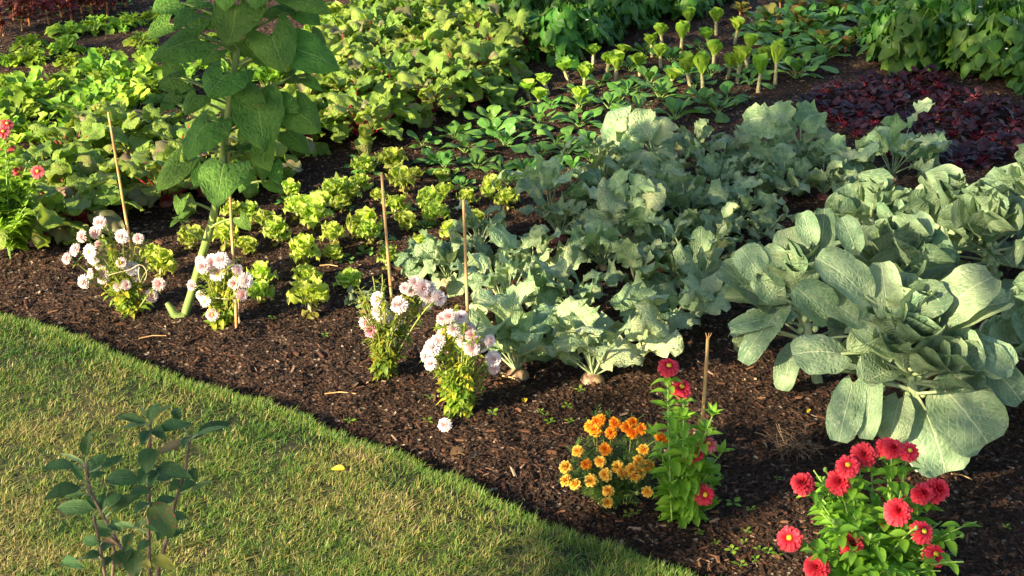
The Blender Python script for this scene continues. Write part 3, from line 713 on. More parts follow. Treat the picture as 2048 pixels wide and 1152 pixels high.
tur = [(1185,768,200,3),(1035,762,190,3),(1318,704,170,3),(1395,622,200,1),(895,570,150,0),(728,622,80,2),(1010,640,190,0),(1150,645,180,0),(1280,615,175,0),(1070,560,165,0),(1205,545,150,0),(1335,530,165,0),(960,505,140,0),(1430,530,150,0),(1120,480,170,2),(1250,470,170,2),(1370,450,170,2),(1100,430,140,1),(1190,425,110,2),(1325,400,150,2),(1480,450,150,2),(1560,410,140,2),(1210,375,110,1),(1410,365,150,2),(1480,370,140,2),(1560,350,140,1),(1700,370,130,2),(1780,370,130,1),(1850,350,120,2),(1645,400,120,2),(1510,490,130,2),(860,545,120,0),(1440,400,130,2),(1390,310,90,2),(1400,510,110,0)]
for a, b, wd, kk in tur:
    p = gz(a, b); K = (TUR, TUT, TUD, TUF)[kk]; sc = wd/SC(p+np.array([0, 0, .1]))/(.43 if kk not in (1, 3) else .40)
    K.place(p, U(-.3, .3) if kk == 3 else RZ(), min(sc, 1.05)*(1. if kk == 3 else U(.78, .96)), 'turnip', zs=U(1.05, 1.35), lean=.12)
LET.drop_unused(); TUT.drop_unused(); TUF.drop_unused()
# ------------------------------------------------------------------ hand placed plants
VIEW = lambda P: norm(np.array([0, 0, CH])-np.asarray(P))
def obj_leaf(parent, base, J, T, wpx, shape, mat, pet_from=None, pr=.003, name='leaf', flip=0., **k):
    """one leaf as its own part: junction J to tip T (world), width in pixels there"""
    J = np.asarray(J, float); T = np.asarray(T, float); L = np.linalg.norm(T-J)
    W = wpx/SC((J+T)/2)
    n = VIEW(J)*.55+np.array([-.25, -.2, .75])+np.array([U(-.2, .2), U(-.2, .2), 0])
    dr = k.pop('droop', .5)
    d = norm(T-J); Mx = frame(d, n); d2 = math.cos(dr*.5)*Mx[:, 1]+math.sin(dr*.5)*Mx[:, 2]; Mf = frame(d2, n)
    m = MB(); P, F, UV = leaf(L*1.04, W, shape, droop=dr, **k)
    m.add(P @ Mf.T+J-base, F, UV, rng.random(), 0)
    if pet_from is not None:
        a = np.asarray(pet_from, float); mid = (a+J)/2+np.array([0, 0, np.linalg.norm(J-a)*.12])
        tube(m, bez(a-base, mid-base, J-base+d*.004, 6), pr*1.2, pr*.8, 5, 1, cap=False)
    return m.build(name, mat, parent)

# --- Brussels sprouts
def sprout_leafgeo(m, p, d, n, L, cup, droop, flat=False):
    P, F, UV = leaf(L, L*U(.92, 1.15), 'round', nu=12, nv=5, cup=cup, droop=droop, ruf=.04, rf=2.3, wob=.05, teeth=.02, hb=.15)
    Mx = frame(d, n); m.add(P @ Mx.T+p, F, UV, rng.random(), 0)
def sprout_plant(base, top, label, nl=34, size=1., skip=None):
    base = np.asarray(base, float); top = np.asarray(top, float)
    o = thing('brussels_sprout_plant', base, label, 'vegetable plant', 'Brussels sprout plants along the right of the bed')
    s = MB(); ax = bez(base*0, (top-base)*.5+np.array([0, 0, .03]), top-base, 9); tube(s, ax, .018, .011, 9, 0); s.build('stalk', [M['sprout_stem']], o)
    for i in range(20):
        k = .18+.6*i/19; q = ax[int(k*8)]; az = i*2.4; b = MB()
        lathe(b, [(.001, .011), (.006, .010), (.0105, .004), (.010, -.004), (.004, -.011)], 8, 0)
        bo = b.build('sprout', [M['sprout_bud']], o) if i == 0 else bud.copy()
        if i == 0: bud = bo
        else: COL.objects.link(bo); bo.parent = o
        bo.location = Vector(q+np.array([math.cos(az), math.sin(az), 0])*.026)
    for i in range(nl):
        k = i/(nl-1); az = i*2.399+U(-.25, .25)
        if skip and skip(az % (2*PI), k): continue
        h = .38+.60*k; q = ax[min(8, int(h*8))]+(ax[8]-ax[0])*0
        el0 = -.1+1.25*k; el1 = -.35+1.9*k+U(-.3, .3); pl = (.15-.10*k)*size; L = (.132-.038*k)*U(.85, 1.12)*size
        d0 = direc(az, el0); d1 = direc(az, el1); m = MB()
        p1 = q+d0*pl*.6; p2 = p1+norm(d0+d1)*pl*.45
        tube(m, bez(q, p1, p2, 6), .006, .0038, 5, 1, cap=False)
        n = direc(az, el1+PI/2)+np.array([U(-.3, .3), U(-.3, .3), 0])
        sprout_leafgeo(m, p2, d1, n, L, U(.5, 1.6)*(.4+k), U(.2, .9)*(1-.6*k))
        m.build('leaf', [M['sprout'], M['sprout_stem']], o)
    return o
def zz(s, ox, oy): return lambda a, b: (ox+a/s, oy+b/s)
z6 = zz(2.304, 1250, 350); z8 = zz(2.052, 1050, 650); z4 = zz(3.469, 1500, 820)
b1 = gz(1850, 950); t1 = D(1800, 640, b1[1]+.02)
front = lambda az, k: (k < .38 and PI < az < 2*PI) or (k < .15)
p1 = sprout_plant(b1, t1, 'largest grey-green Brussels sprout plant at the front, its bare stalk showing small sprouts', 78, 1., front)
def hand(o, base, top, lst, yoff=0.):
    for (jx, jy, tx, ty, wd, hh) in lst:
        yj = base[1]+yoff; J = D(jx, jy, yj)
        q = base+(top-base)*hh
        J[1] -= .0
        dy = (jy-ty)/SC(J); k = .45 if dy > 0 else .55
        yt = yj+k*dy
        if abs(tx-jx) > abs(ty-jy): yt -= .02
        T = D(tx, ty, yt)
        vert = dy > 0
        obj_leaf(o, base, J, T, wd*1.02, 'round', [M['sprout'], M['sprout_stem']], pet_from=q, pr=.006, nu=12, nv=6, cup=U(.2, .8) if vert else U(-.2, .4), droop=U(.1, .6) if vert else U(.3, 1.), ruf=.035, rf=1.8, wob=.06, teeth=.02, hb=.2)
L1 = []
for a, b, c, d, wd, hh in [(1000,825,778,825,215,.75),(1110,560,890,385,190,.9),(930,650,790,520,170,.85),(1090,670,870,545,150,.85),(1050,660,975,520,90,.9),(1210,640,1180,410,150,.95),(1200,640,1270,520,130,.95),(1240,680,1480,540,190,.9),(1440,660,1690,470,250,.9),(1480,690,1760,580,180,.85),(1240,800,1060,690,160,.8),(1270,770,1420,690,160,.85),(1350,840,1580,740,220,.8),(1600,790,1790,890,180,.7)]:
    j = z6(a, b); t_ = z6(c, d); L1.append((j[0], j[1], t_[0], t_[1], wd/2.304*.98, hh))
for a, b, c, d, wd, hh in [(1640,345,1725,600,270,.55),(1535,305,1500,480,150,.5),(1730,270,1900,485,280,.6),(1700,240,1940,215,120,.6),(1345,235,1290,470,150,.55),(1425,210,1400,460,115,.6),(1830,90,1990,200,120,.7),(1900,150,2035,310,140,.6)]:
    j = z8(a, b); t_ = z8(c, d); L1.append((j[0], j[1], t_[0], t_[1], wd/2.052*.95, hh))
hand(p1, b1, t1, L1, -.02)
b2 = gz(1635, 770); t2 = D(1590, 560, b2[1])
p2 = sprout_plant(b2, t2, 'Brussels sprout plant left of the largest one, leaning towards the turnips', 54, 1., lambda az, k: PI < az < 2*PI and k < .75)
L2 = []
for a, b, c, d, wd, hh in [(800,465,745,255,160,.95),(900,440,920,165,120,.95),(735,470,640,340,130,.9),(610,450,535,340,150,.9),(705,560,600,470,140,.85),(655,600,445,430,180,.7),(740,575,470,560,90,.7),(735,600,545,860,130,.55),(770,640,490,705,100,.6),(780,790,725,990,110,.4),(860,310,820,175,100,1.),(1060,340,1000,200,110,1.),(800,460,850,300,120,.98)]:
    j = z6(a, b); t_ = z6(c, d); L2.append((j[0], j[1], t_[0], t_[1], wd/2.304, hh))
hand(p2, b2, t2, L2, -.03)
for (bx, by, tx, ty, lab, nl, sz) in [(1800,700,1790,500,'Brussels sprout plant standing directly behind the largest one',48,.95),(1990,600,1965,430,'Brussels sprout plant at the back right, tops of its leaves in sun',46,.95),(2120,830,2105,600,'Brussels sprout plant cut off by the right edge of the photo',46,1.),(1750,545,1740,410,'small Brussels sprout plant at the back left beside the turnips',42,.85),(2080,520,2060,350,'Brussels sprout plant farthest back at the right edge near the red beets',42,.9),(1890,560,1885,405,'Brussels sprout plant in the back row between two larger ones',42,.9)]:
    b = gz(bx, by); sprout_plant(b, D(tx, ty, b[1]), lab, nl, sz)

# --- tall turnips with raised pale leaves at the back of their block
def tall_turnip(bx, by, lst, label):
    base = gz(bx, by); o = thing('turnip_plant', base, label, 'turnip', 'turnip plants between the asters and the sprouts')
    for i, (jx, jy, tx, ty, wd) in enumerate(lst):
        yy = base[1]+U(-.06, .03); J = D(jx, jy, yy); T = D(tx, ty, yy+(.04 if ty < jy else -.06))
        obj_leaf(o, base, J, T, wd*1.15, rng.choice(['lyre', 'round']), [M['turnip'], M['turnip_stem']], pet_from=base+np.array([U(-.02, .02), 0, .02]), pr=.005, nu=12, nv=4, cup=U(-.3, .4), droop=U(.4, 1.1), ruf=.08, rf=2.2, wob=.09, teeth=.2)
    m = MB(); lathe(m, [(.002, .03), (.02, .03), (.04, .02), (.05, 0), (.045, -.02)], 14, 0, wob=.05); m.build('root', [M['root_red']], o)
tall_turnip(1320, 368, [(1290,285,1212,238,74),(1300,280,1262,228,60),(1305,285,1335,240,64),(1300,300,1345,290,56),(1290,300,1270,352,84),(1312,305,1325,350,60),(1250,300,1215,345,60),(1232,290,1200,300,56),(1225,330,1185,375,54),(1300,320,1245,330,60)], 'tallest turnip plant with pale sunlit leaves at the back of its block')
tall_turnip(1612, 362, [(1580,250,1485,240,62),(1575,245,1545,215,48),(1600,255,1640,222,62),(1605,275,1665,270,60),(1600,280,1640,330,70),(1575,280,1540,320,66),(1590,270,1555,262,56),(1620,290,1690,305,56),(1560,300,1500,300,60)], 'tall turnip plant with a crumpled grey leaf cluster beside the red beets')
tall_turnip(1255, 500, [(1255,400,1215,440,70),(1262,395,1300,440,64),(1250,400,1195,400,66),(1262,392,1290,355,60),(1250,390,1225,350,60),(1268,400,1330,400,62),(1250,430,1180,470,70),(1270,430,1310,480,72)], 'turnip plant with drooping whitish leaves in the middle of its block')
# --- sunflower
sb = gz(366, 634)
sun = thing('sunflower', sb, 'tall sunflower with big dark heart-shaped leaves rising beside the asters', 'sunflower')
SY = sb[1]
path = [D(x, y, SY) for x, y in [(366,640),(378,600),(400,520),(425,440),(445,340),(455,250),(468,150),(478,60),(488,-60),(494,-160)]]
for i, q in enumerate(path): q[1] = SY+.03*math.sin(i)
s = MB(); tube(s, np.array(path)-sb, np.linspace(.016, .009, len(path)), None, 10, 0)
s.build('stem', [M['sun_stem']], sun)
s = MB(); st = [D(366, 634, SY), D(350, 632, SY-.01), D(342, 618, SY), D(334, 606, SY+.01)]; tube(s, np.array(st)-sb, [.02, .017, .013, .009], None, 8, 0); s.build('stump', [M['sun_stem']], sun)
zs1 = zz(4.609, 280, 0); zs2 = zz(4.431, 280, 200)
SL = [(475,13,456,91,108,.5),(455,-40,450,22,70,.4),(541,68,571,144,90,.55),(592,95,677,139,86,.4),(397,75,304,119,80,.5),(339,46,293,76,45,-.3),(449,145,419,195,98,.6),(358,4,304,22,60,-.2),(410,2,360,20,40,-.4),(547,15,536,37,55,-.5),(584,-13,660,28,58,.2),(560,8,592,28,26,-.4),(488,78,510,119,36,.1),(480,113,469,80,36,-.3),(356,156,317,176,62,-.1),(487,178,530,208,46,.5),(528,180,540,205,30,.3),(515,213,530,301,100,.6),(589,218,639,265,72,.5),(415,245,372,322,86,.6),(361,324,314,383,60,.4),(448,329,433,414,98,1.4),(526,301,525,362,50,.4),(442,245,458,270,38,.6),(517,290,467,299,28,-.3),(571,261,618,308,46,-.3),(537,360,567,387,30,.3),(361,399,357,430,25,.3),(479,435,501,460,28,.3),(614,154,566,165,24,-.1),(610,156,644,182,26,-.1),(350,150,330,120,44,-.3),(400,30,395,70,50,-.4),(505,20,500,60,44,-.4),(560,-40,570,10,70,.2),(420,-60,400,-5,80,.3),(430,100,405,130,44,-.4),(500,250,480,290,44,.5),(395,190,370,230,46,.5),(560,200,600,225,40,.4),(440,20,415,60,50,-.5),(620,70,650,105,44,-.3),(380,30,350,60,44,.5),(470,220,440,250,36,-.5),(545,330,560,370,36,.4),(405,330,390,375,40,.5),(495,345,480,385,34,.6),(600,20,640,50,44,-.4),(520,-30,510,20,60,.6),(435,165,400,175,34,-.5),(350,190,320,225,36,.3),(520,110,560,130,36,-.5)]
pathp = np.array(path)
for (jx, jy, tx, ty, wd, dp) in SL:
    J = D(jx, jy, SY-.14*dp-.02); T = D(tx, ty, SY-.14*dp-.02-.10*abs(dp)+(.06 if ty < jy else 0))
    # petiole leaves the stem a little below the junction
    zt = J[2]-.04-.25*abs(J[0]-np.interp(J[2], pathp[:, 2], pathp[:, 0])); zt = max(.05, zt)
    q = np.array([np.interp(zt, pathp[:, 2], pathp[:, 0]), SY, zt])
    obj_leaf(sun, sb, J, T, wd*1.07, 'heart', [M['sun'], M['sun_stem']], pet_from=q, pr=.0045, nu=12, nv=6, cup=-.25+U(-.15, .35), droop=U(.2, .7), ruf=.012, rf=2.2, hb=.42, wob=.05, teeth=.045)
# leafy side shoots
for (cx, cy, r, n) in [(326,203,42,7),(358,440,26,7),(470,300,24,6),(585,150,22,5),(300,260,10,1)]:
    c = D(cx, cy, SY-.06); zt = max(.08, c[2]-.10); q = np.array([np.interp(zt, pathp[:, 2], pathp[:, 0]), SY, zt])
    m = MB(); tube(m, bez(q-sb, (q+c)/2-sb-np.array([0, 0, .03]), c-sb, 6), .005, .003, 5, 1)
    for i in range(n):
        a = i*2.4+.5; L = r/SC(c)*U(.8, 1.15); put_leaf(m, c-sb, direc(a, U(-.3, .8)), (0, -.2, 1), L, L*.55, 'ovate', nu=8, nv=3, cup=.3, droop=U(.2, .7))
    m.build('side_shoot', [M['sun'], M['sun_stem']], sun)
for (cx, cy) in [(357,250), (505,455)]:
    pass

# --- sapling on the lawn
ay = 2.38
ab = G(300, 1340, .034); ab = np.array([D(300, 1150, ay)[0], ay, .034])
sap = thing('apple_sapling', ab, 'young apple sapling with dark leaves and thin stems growing from the lawn', 'sapling')
za = zz(3.098, 60, 780)
stems = [[(740,1152),(735,800),(740,500),(745,200)],[(785,1152),(840,950),(900,700),(960,500),(992,300)],[(620,1152),(570,990),(480,830),(370,620),(350,450)],[(465,1152),(430,950),(395,780)],[(510,1152),(522,1000),(505,900)]]
for i, st in enumerate(stems):
    q = [D(*za(*x), ay+(i-2)*.03+.01*j) for j, x in enumerate(st)]
    q = [np.array([ab[0]+(i-2)*.03, ay+(i-2)*.01, .02]), (q[0]+np.array([ab[0]+(i-2)*.03, ay, .02]))/2]+q
    pts_ = np.array(q)-ab; tube_pts = np.concatenate([bez(pts_[0], pts_[1], pts_[2], 5)[:-1], pts_[2:]])
    m = MB(); tube(m, tube_pts, .0058, .0028, 7, 0); m.build('stem', [M['twig']], sap)
AL = [(740,190,800,95,60,0),(745,185,870,100,26,1),(730,180,680,85,16,1),(720,205,560,170,46,0),(715,210,580,237,30,1),(760,240,830,300,62,0),(745,250,700,330,62,0),(790,250,975,215,70,0),(930,190,900,120,50,0),(1040,260,1220,212,66,0),(1040,275,1190,232,30,1),(990,290,950,360,42,0),(1010,300,1070,280,30,0),(960,320,800,395,50,3),(960,325,840,388,30,1),(775,365,725,500,110,0),(675,560,490,560,96,0),(785,480,970,540,90,0),(740,490,690,580,66,0),(795,500,750,595,56,0),(790,560,865,545,70,0),(345,410,370,275,60,0),(340,460,210,405,26,1),(275,470,105,490,78,0),(330,560,260,460,40,0),(365,505,465,410,72,0),(430,495,575,435,40,1),(440,480,560,415,40,0),(310,600,118,668,84,0),(370,540,455,515,40,0),(330,650,228,650,50,0),(395,745,195,735,84,0),(440,740,370,655,54,0),(445,740,460,645,50,0),(480,720,560,655,60,0),(500,755,665,660,72,0),(505,900,395,830,80,0),(500,825,560,870,60,0),(640,860,728,812,36,1),(645,850,540,830,36,1),(750,695,870,890,128,2),(785,700,880,675,62,0),(990,632,1112,572,40,1),(1025,570,945,620,60,0),(1000,480,1030,556,52,0),(600,990,560,1090,100,2),(650,990,650,1145,110,2),(620,890,600,985,60,2),(700,1060,740,1100,60,4),(760,1040,882,1105,70,4),(200,1060,320,1100,60,0),(450,935,540,965,34,3),(560,985,640,1080,90,0),(520,870,440,850,40,0),(740,620,640,640,70,0),(745,700,660,760,70,0),(735,820,800,870,60,0),(840,900,930,880,60,0),(430,950,340,930,60,0),(440,1010,350,1040,60,0),(500,950,430,1000,60,0),(735,930,680,990,60,0),(850,860,800,930,60,0),(880,800,960,790,60,0),(520,1040,470,1090,60,0),(600,1090,680,1110,80,2),(940,560,880,620,60,0)]
stp = [np.array([za(*x) for x in st]) for st in stems]
def near_stem(x, y):
    best = None
    for i, s_ in enumerate(stp):
        for k in range(len(s_)-1):
            a, b = s_[k], s_[k+1]; tt = np.clip(np.dot(np.array([x, y])-a, b-a)/np.dot(b-a, b-a), 0, 1); q = a+(b-a)*tt; dd = np.hypot(*(q-np.array([x, y])))
            if best is None or dd < best[0]: best = (dd, q, i, k+tt)
    return best
for (a, b, c, d, wd, ty) in AL:
    jx, jy = za(a, b); tx, t_y = za(c, d); dd, q, i, kk = near_stem(jx, jy+6)
    yy = ay+(i-2)*.03+.01*kk; side = U(-.03, .02)
    J = D(jx, jy, yy+side*.5); T = D(tx, t_y, yy+side+(-.03 if t_y > jy else .02))
    T = J+(T-J)*1.15
    m = [M['apple'], M['apple_pale'], M['apple_spot'], M['dead'], M['apple_yellow']][ty]
    obj_leaf(sap, ab, J, T, wd/3.098*1.2, 'ovate', [m, M['turnip_stem']], pet_from=D(q[0], q[1]+4, yy), pr=.0014, nu=9, nv=4, cup=U(.1, .7), droop=U(.4, 1.1), ruf=.012, rf=2, wob=.05, teeth=.03)

# --- flower heads
def rings(m, spec, shape, rf=0., mat=0):
    for (n, r0, L, W, el, z, dr) in spec:
        for i in range(n):
            a = 2*PI*i/n+U(-.1, .1); e = el+U(-.12, .12); d = direc(a, e)
            put_leaf(m, (math.cos(a)*r0, math.sin(a)*r0, z), d, direc(a, e+PI/2), L*U(.88, 1.1), W, shape, mat=mat, nu=3, nv=1, cup=.3, droop=dr, ruf=rf, rf=2)
def centre(parent, r, z, mat, name='flower_centre'):
    m = MB(); lathe(m, [(.0005, z+r*.5), (r*.6, z+r*.4), (r, z), (r*.7, z-r*.3)], 9, 0, wob=.1); return m.build(name, [mat], parent)
def head(kind):
    m = MB(); e = None
    if kind == 'aster':
        rings(m, [(30, .004, .024, .0042, -.10, 0, .3), (28, .004, .0225, .004, .22, .001, .2), (24, .004, .019, .0038, .55, .002, .1), (18, .003, .015, .0036, .9, .003, -.2), (12, .002, .011, .0034, 1.25, .004, -.3)], 'strap')
        mats = [M['aster_petal']]
    elif kind == 'aster_open':
        rings(m, [(30, .005, .024, .0042, -.05, 0, .3), (28, .005, .022, .004, .2, .001, .2), (22, .006, .015, .0036, .45, .002, .1)], 'strap'); mats = [M['aster_petal']]; e = (.006, .003)
    elif kind == 'aster_pink':
        rings(m, [(30, .004, .024, .0042, -.10, 0, .3), (28, .004, .0225, .004, .22, .001, .2), (24, .004, .019, .0038, .55, .002, .1), (18, .003, .015, .0036, .9, .003, -.2)], 'strap'); mats = [M['aster_pink']]
    elif kind == 'zinnia':
        rings(m, [(15, .004, .028, .011, -.75, -.004, .5), (15, .004, .028, .0105, -.35, -.001, .4), (14, .004, .027, .010, .0, .002, .35), (13, .004, .025, .0095, .35, .005, .3), (12, .003, .022, .009, .7, .007, .3), (10, .003, .018, .0075, 1.0, .009, .3), (7, .002, .014, .006, 1.3, .011, .3)], 'strap'); mats = [M['zinnia_petal']]
    elif kind == 'zinnia_open':
        rings(m, [(15, .006, .026, .011, -.25, 0, .5), (14, .006, .023, .010, .1, .002, .5), (12, .006, .017, .0085, .4, .004, .5)], 'strap'); mats = [M['zinnia_petal']]; e = (.0075, .006)
    elif kind == 'zinnia_pink':
        rings(m, [(13, .005, .022, .010, -.15, 0, .5), (12, .005, .019, .009, .2, .002, .5)], 'strap'); mats = [M['zinnia_pink']]; e = (.007, .005)
    elif kind in ('marigold', 'marigold_sun_tint'):
        rings(m, [(9, .003, .018, .014, -.05, 0, .4), (8, .003, .016, .012, .35, .002, .3), (7, .002, .013, .010, .8, .003, .2), (5, .001, .010, .008, 1.2, .004, .2)], 'fan', rf=.12); mats = [M['marigold_petal' if kind == 'marigold' else 'marigold_sun_tint']]
    # green calyx under the petals
    o = m.build('flower', mats); c = MB(); 
    for i in range(9): put_leaf(c, (0, 0, -.004), direc(i*.7, .1), (0, 0, 1), .011, .005, 'lance', nu=2, nv=1, cup=.4)
    lathe(c, [(.001, -.010), (.005, -.007), (.006, -.001), (.003, .001)], 8, 0); c.build('calyx', [M['aster_stem']], o)
    if e: centre(o, e[0], e[1], M['yellow'])
    return o
HEADS = {k: [head(k) for _ in range(n)] for k, n in [('aster', 3), ('aster_open', 2), ('aster_pink', 1), ('zinnia', 3), ('zinnia_open', 2), ('zinnia_pink', 2), ('marigold', 3), ('marigold_sun_tint', 3)]}
def add_head(parent, base, P, face, kind, sc=1.):
    v = HEADS[kind]; o = dup(rng.choice(v), parent); o.location = Vector(np.asarray(P)-base)
    o.rotation_euler = Vector(face).to_track_quat('Z', 'Y').to_euler(); o.rotation_euler.rotate_axis('Z', RZ()); o.scale = (sc,)*3
    return o
def flower_plant(name, base, label, cat, heads, stemmat, pr=.0022, leaffn=None, hub=None, rad=.03, group=None):
    base = np.asarray(base, float); o = thing(name, base, label, cat, group); f = MB()
    for (P, face, kind, sc) in heads:
        P = np.asarray(P, float); face = norm(face)
        r = np.array([U(-rad, rad), U(-rad, rad), -.005]); end = P-base-face*.006; c = np.array([end[0]*.45+r[0], end[1]*.45+r[1], max(end[2]*.75, .03)])
        c = (c+end-face*.05)/2 if end[2] > .08 else c
        pts_ = bez(r, c, end, 9); m = MB(); tube(m, pts_, pr*1.3, pr, 5, 0, cap=False); m.build('stem', [stemmat], o)
        leaffn(f, pts_, np.linalg.norm(end))
        add_head(o, base, P, face, kind, sc)
    return o, f
def aster_leaves(f, pts_, L):
    n = int(L*95)+6
    for i in range(n):
        k = rng.random()**.85; j = k*8; a = int(min(7, j)); p = pts_[a]+(pts_[a+1]-pts_[a])*(j-a); low = k < .35
        az = RZ(); ll = U(.03, .05) if low else U(.016, .036)
        put_leaf(f, p, direc(az, U(-.3, .9)), (U(-.3, .3), U(-.3, .3), 1), ll, ll*(.42 if low else .22), 'lance', nu=6, nv=1, cup=.4, droop=U(.2, 1.2), ruf=.04, rf=1.5, teeth=.12)
def zinnia_leaves(f, pts_, L):
    n = max(3, int(L/.034)); 
    for i in range(n):
        k = .12+.82*i/n; j = k*8; a = int(min(7, j)); p = pts_[a]+(pts_[a+1]-pts_[a])*(j-a); az0 = i*PI/2+U(-.3, .3)
        for s_ in (0, PI):
            ll = U(.05, .075)*(1.1-.45*k); put_leaf(f, p, direc(az0+s_, U(-.1, .6)), (U(-.2, .2), U(-.2, .2), 1), ll, ll*.48, 'ovate', nu=7, nv=2, cup=.45, droop=U(.2, 1.), wob=.03)
def bud(f, p, r=.006):
    b = MB(); lathe(b, [(.0005, r*1.3), (r*.6, r), (r, 0), (r*.7, -r*.8)], 7, 0); f.add(b.V[0]+np.asarray(p), b.F[0], b.U[0], .6, 1)
def extra_stems(f, n, spread, h, leaffn, r=.0018, mat=1):
    for i in range(n):
        a = RZ(); s_ = spread*U(.3, 1); e = np.array([math.cos(a)*s_, math.sin(a)*s_, h*U(.5, 1.1)]); p = bez((0, 0, 0), (e[0]*.5, e[1]*.5, e[2]*.8), e, 9)
        tube(f, p, r*1.4, r, 4, mat, cap=False); leaffn(f, p, np.linalg.norm(e))
        if i % 4 == 0: bud(f, e)
def aster_plant(bx, by, cx, pts_, label, scl=1., pinks=(), opens=(), spread=.11, h=.28, off=(100, 420), s=3.413):
    base = gz(bx, by); hd = []; zf = zz(s, *off)
    for i, (a, b) in enumerate(pts_):
        px, py = zf(a, b); y = base[1]+U(-.07, .03); P = D(px, py, y)
        if P[2] < .03: P = G(px, py, .03)
        face = norm(np.array([(px-cx)/110, -.75, .45])+np.array([U(-.35, .35), U(-.3, .3), U(-.3, .4)]))
        hd.append((P, face, 'aster_pink' if i in pinks else ('aster_open' if i in opens else 'aster'), U(.68, 1.1)*scl))
    o, f = flower_plant('aster_plant', base, label, 'flowers', hd, M['aster_stem'], leaffn=aster_leaves)
    extra_stems(f, 34, spread, h*1.05, aster_leaves)
    f.build('foliage', [M['aster_leaf'], M['aster_stem']], o); return o, base
A1, ba1 = aster_plant(262, 622, 230, [(340,85),(310,150),(215,180),(170,270),(115,330),(270,285),(335,235),(355,290),(350,370),(370,430),(275,435),(230,490),(485,360),(605,195),(490,180),(560,395),(580,450),(520,510),(465,520),(745,505),(690,585),(365,470),(300,330)], 'pale pink aster in full bloom farthest left, tied to the tallest leaning cane', opens=(5, 10, 12))
A2, ba2 = aster_plant(445, 650, 440, [(1025,345),(1045,385),(1110,350),(1190,370),(1140,430),(1280,405),(1335,480),(1260,500),(1060,625),(1110,715),(1030,580),(1310,580),(965,515),(1165,340),(1080,400)], 'compact pale pink aster in front of the sunflower stem', opens=(4, 8, 9), spread=.09, h=.24)
A3, ba3 = aster_plant(770, 762, 800, [(225,240),(255,270),(240,310),(265,335),(150,380),(185,430),(220,435),(225,385),(335,390),(290,480),(360,270),(395,170),(430,185),(455,135),(500,170),(550,170),(600,230),(530,270),(540,210)], 'aster with deep pink blooms on its left, beside the third cane', pinks=(5, 6), off=(680, 520), s=3.032, spread=.08, h=.3)
A4, ba4 = aster_plant(920, 835, 920, [(620,355),(660,340),(730,345),(770,420),(625,450),(595,490),(560,530),(520,580),(550,630),(660,545),(725,565),(800,455),(820,490),(800,530),(750,490),(850,520),(910,490),(930,600),(935,650),(635,1000),(690,420)], 'white and pink aster with yellowing leaves nearest the lawn edge', off=(680, 520), s=3.032, h=.3)

zf3 = zz(2.618, 1100, 680)
# marigolds
mg = []; mbase = gz(1222, 1000)
for (a, b) in [(210,450),(265,415),(340,435),(435,430),(400,455),(430,485),(480,465),(320,485),(610,525),(580,515),(145,580),(290,570),(80,665),(190,650),(263,635),(85,735),(130,755),(215,735),(290,705),(355,665),(380,700),(430,680),(465,630),(500,660),(440,710),(305,790),(300,850),(510,795),(490,575),(470,690),(400,700),(455,665),(520,655),(250,430),(235,470)]:
    px, py = zf3(a, b); k = (px-1120)/200; y = mbase[1]+(.05-.22*(py-840)/180)*1.; P = D(px, py, y)
    P[2] = max(P[2], .07); mg.append((P, np.array([(px-1215)/150+U(-.3, .3), -.5+U(-.3, .3), .8]), 'marigold_sun_tint' if py > 905+U(-25, 25) else 'marigold', U(.8, 1.08)))  # lower front heads take the petals with sunlight put into their colour
def mar_leaves(f, pts_, L):
    for i in range(16):
        k = rng.random(); j = k*8; a = int(min(7, j)); p = pts_[a]+(pts_[a+1]-pts_[a])*(j-a); az = RZ(); el = U(-.2, .9); d = direc(az, el); ll = U(.03, .05)
        for q in np.linspace(.2, 1, 5):
            for sd_ in (-1, 1):
                put_leaf(f, p+d*ll*q, direc(az+sd_*.9, el), (0, 0, 1), .015, .0042, 'lance', nu=2, nv=1, cup=.3, droop=.4)
MG, f = flower_plant('marigold_plant', mbase, 'bushy marigold covered in small orange blooms, front ones coloured paler as if sunlit', 'flowers', mg, M['aster_stem'], pr=.0014, leaffn=mar_leaves, rad=.05)
extra_stems(f, 26, .15, .12, mar_leaves, .0012); f.build('foliage', [M['marigold_leaf'], M['aster_stem']], MG)

# zinnia beside the marigold
zb = gz(1362, 1045); hz = []
for a, b, kd in [(622,140,'zinnia_open'),(690,250,'zinnia_open'),(755,605,'zinnia_open'),(810,810,'zinnia_open'),(828,545,'zinnia_pink')]:
    px, py = zf3(a, b); P = D(px, py, zb[1]-U(0, .06)); hz.append((P, np.array([U(-.3, .3), -.4, .9]) if py < 900 else np.array([.2, -.8, .5]), kd, .95 if py < 900 else 1.))
Z1, f = flower_plant('zinnia_plant', zb, 'tall leafy zinnia with few small red flowers behind the marigold', 'flowers', hz, M['spinach_stem'], leaffn=zinnia_leaves)
for (a, b) in [(850,400),(540,500),(830,700),(700,420),(780,640),(900,590),(560,720),(690,880),(740,560),(850,880),(660,620),(620,780),(800,480),(730,740),(590,640),(860,760),(650,440)]:
    px, py = zf3(a, b); P = D(px, py, zb[1]+U(-.06, .05))-zb; P[2] = max(P[2], .03); p_ = bez((0, 0, 0), (P[0]*.4, P[1]*.4, P[2]*.6), P, 9); tube(f, p_, .003, .002, 4, 1, cap=False); zinnia_leaves(f, p_, np.linalg.norm(P))
    for i in range(6): put_leaf(f, P, direc(i*1.05+U(-.2, .2), U(.5, 1.1)), (0, 0, 1), .04, .015, 'lance', nu=5, nv=2, cup=.5, droop=.4)
f.build('foliage', [M['zinnia_leaf'], M['spinach_stem']], Z1)
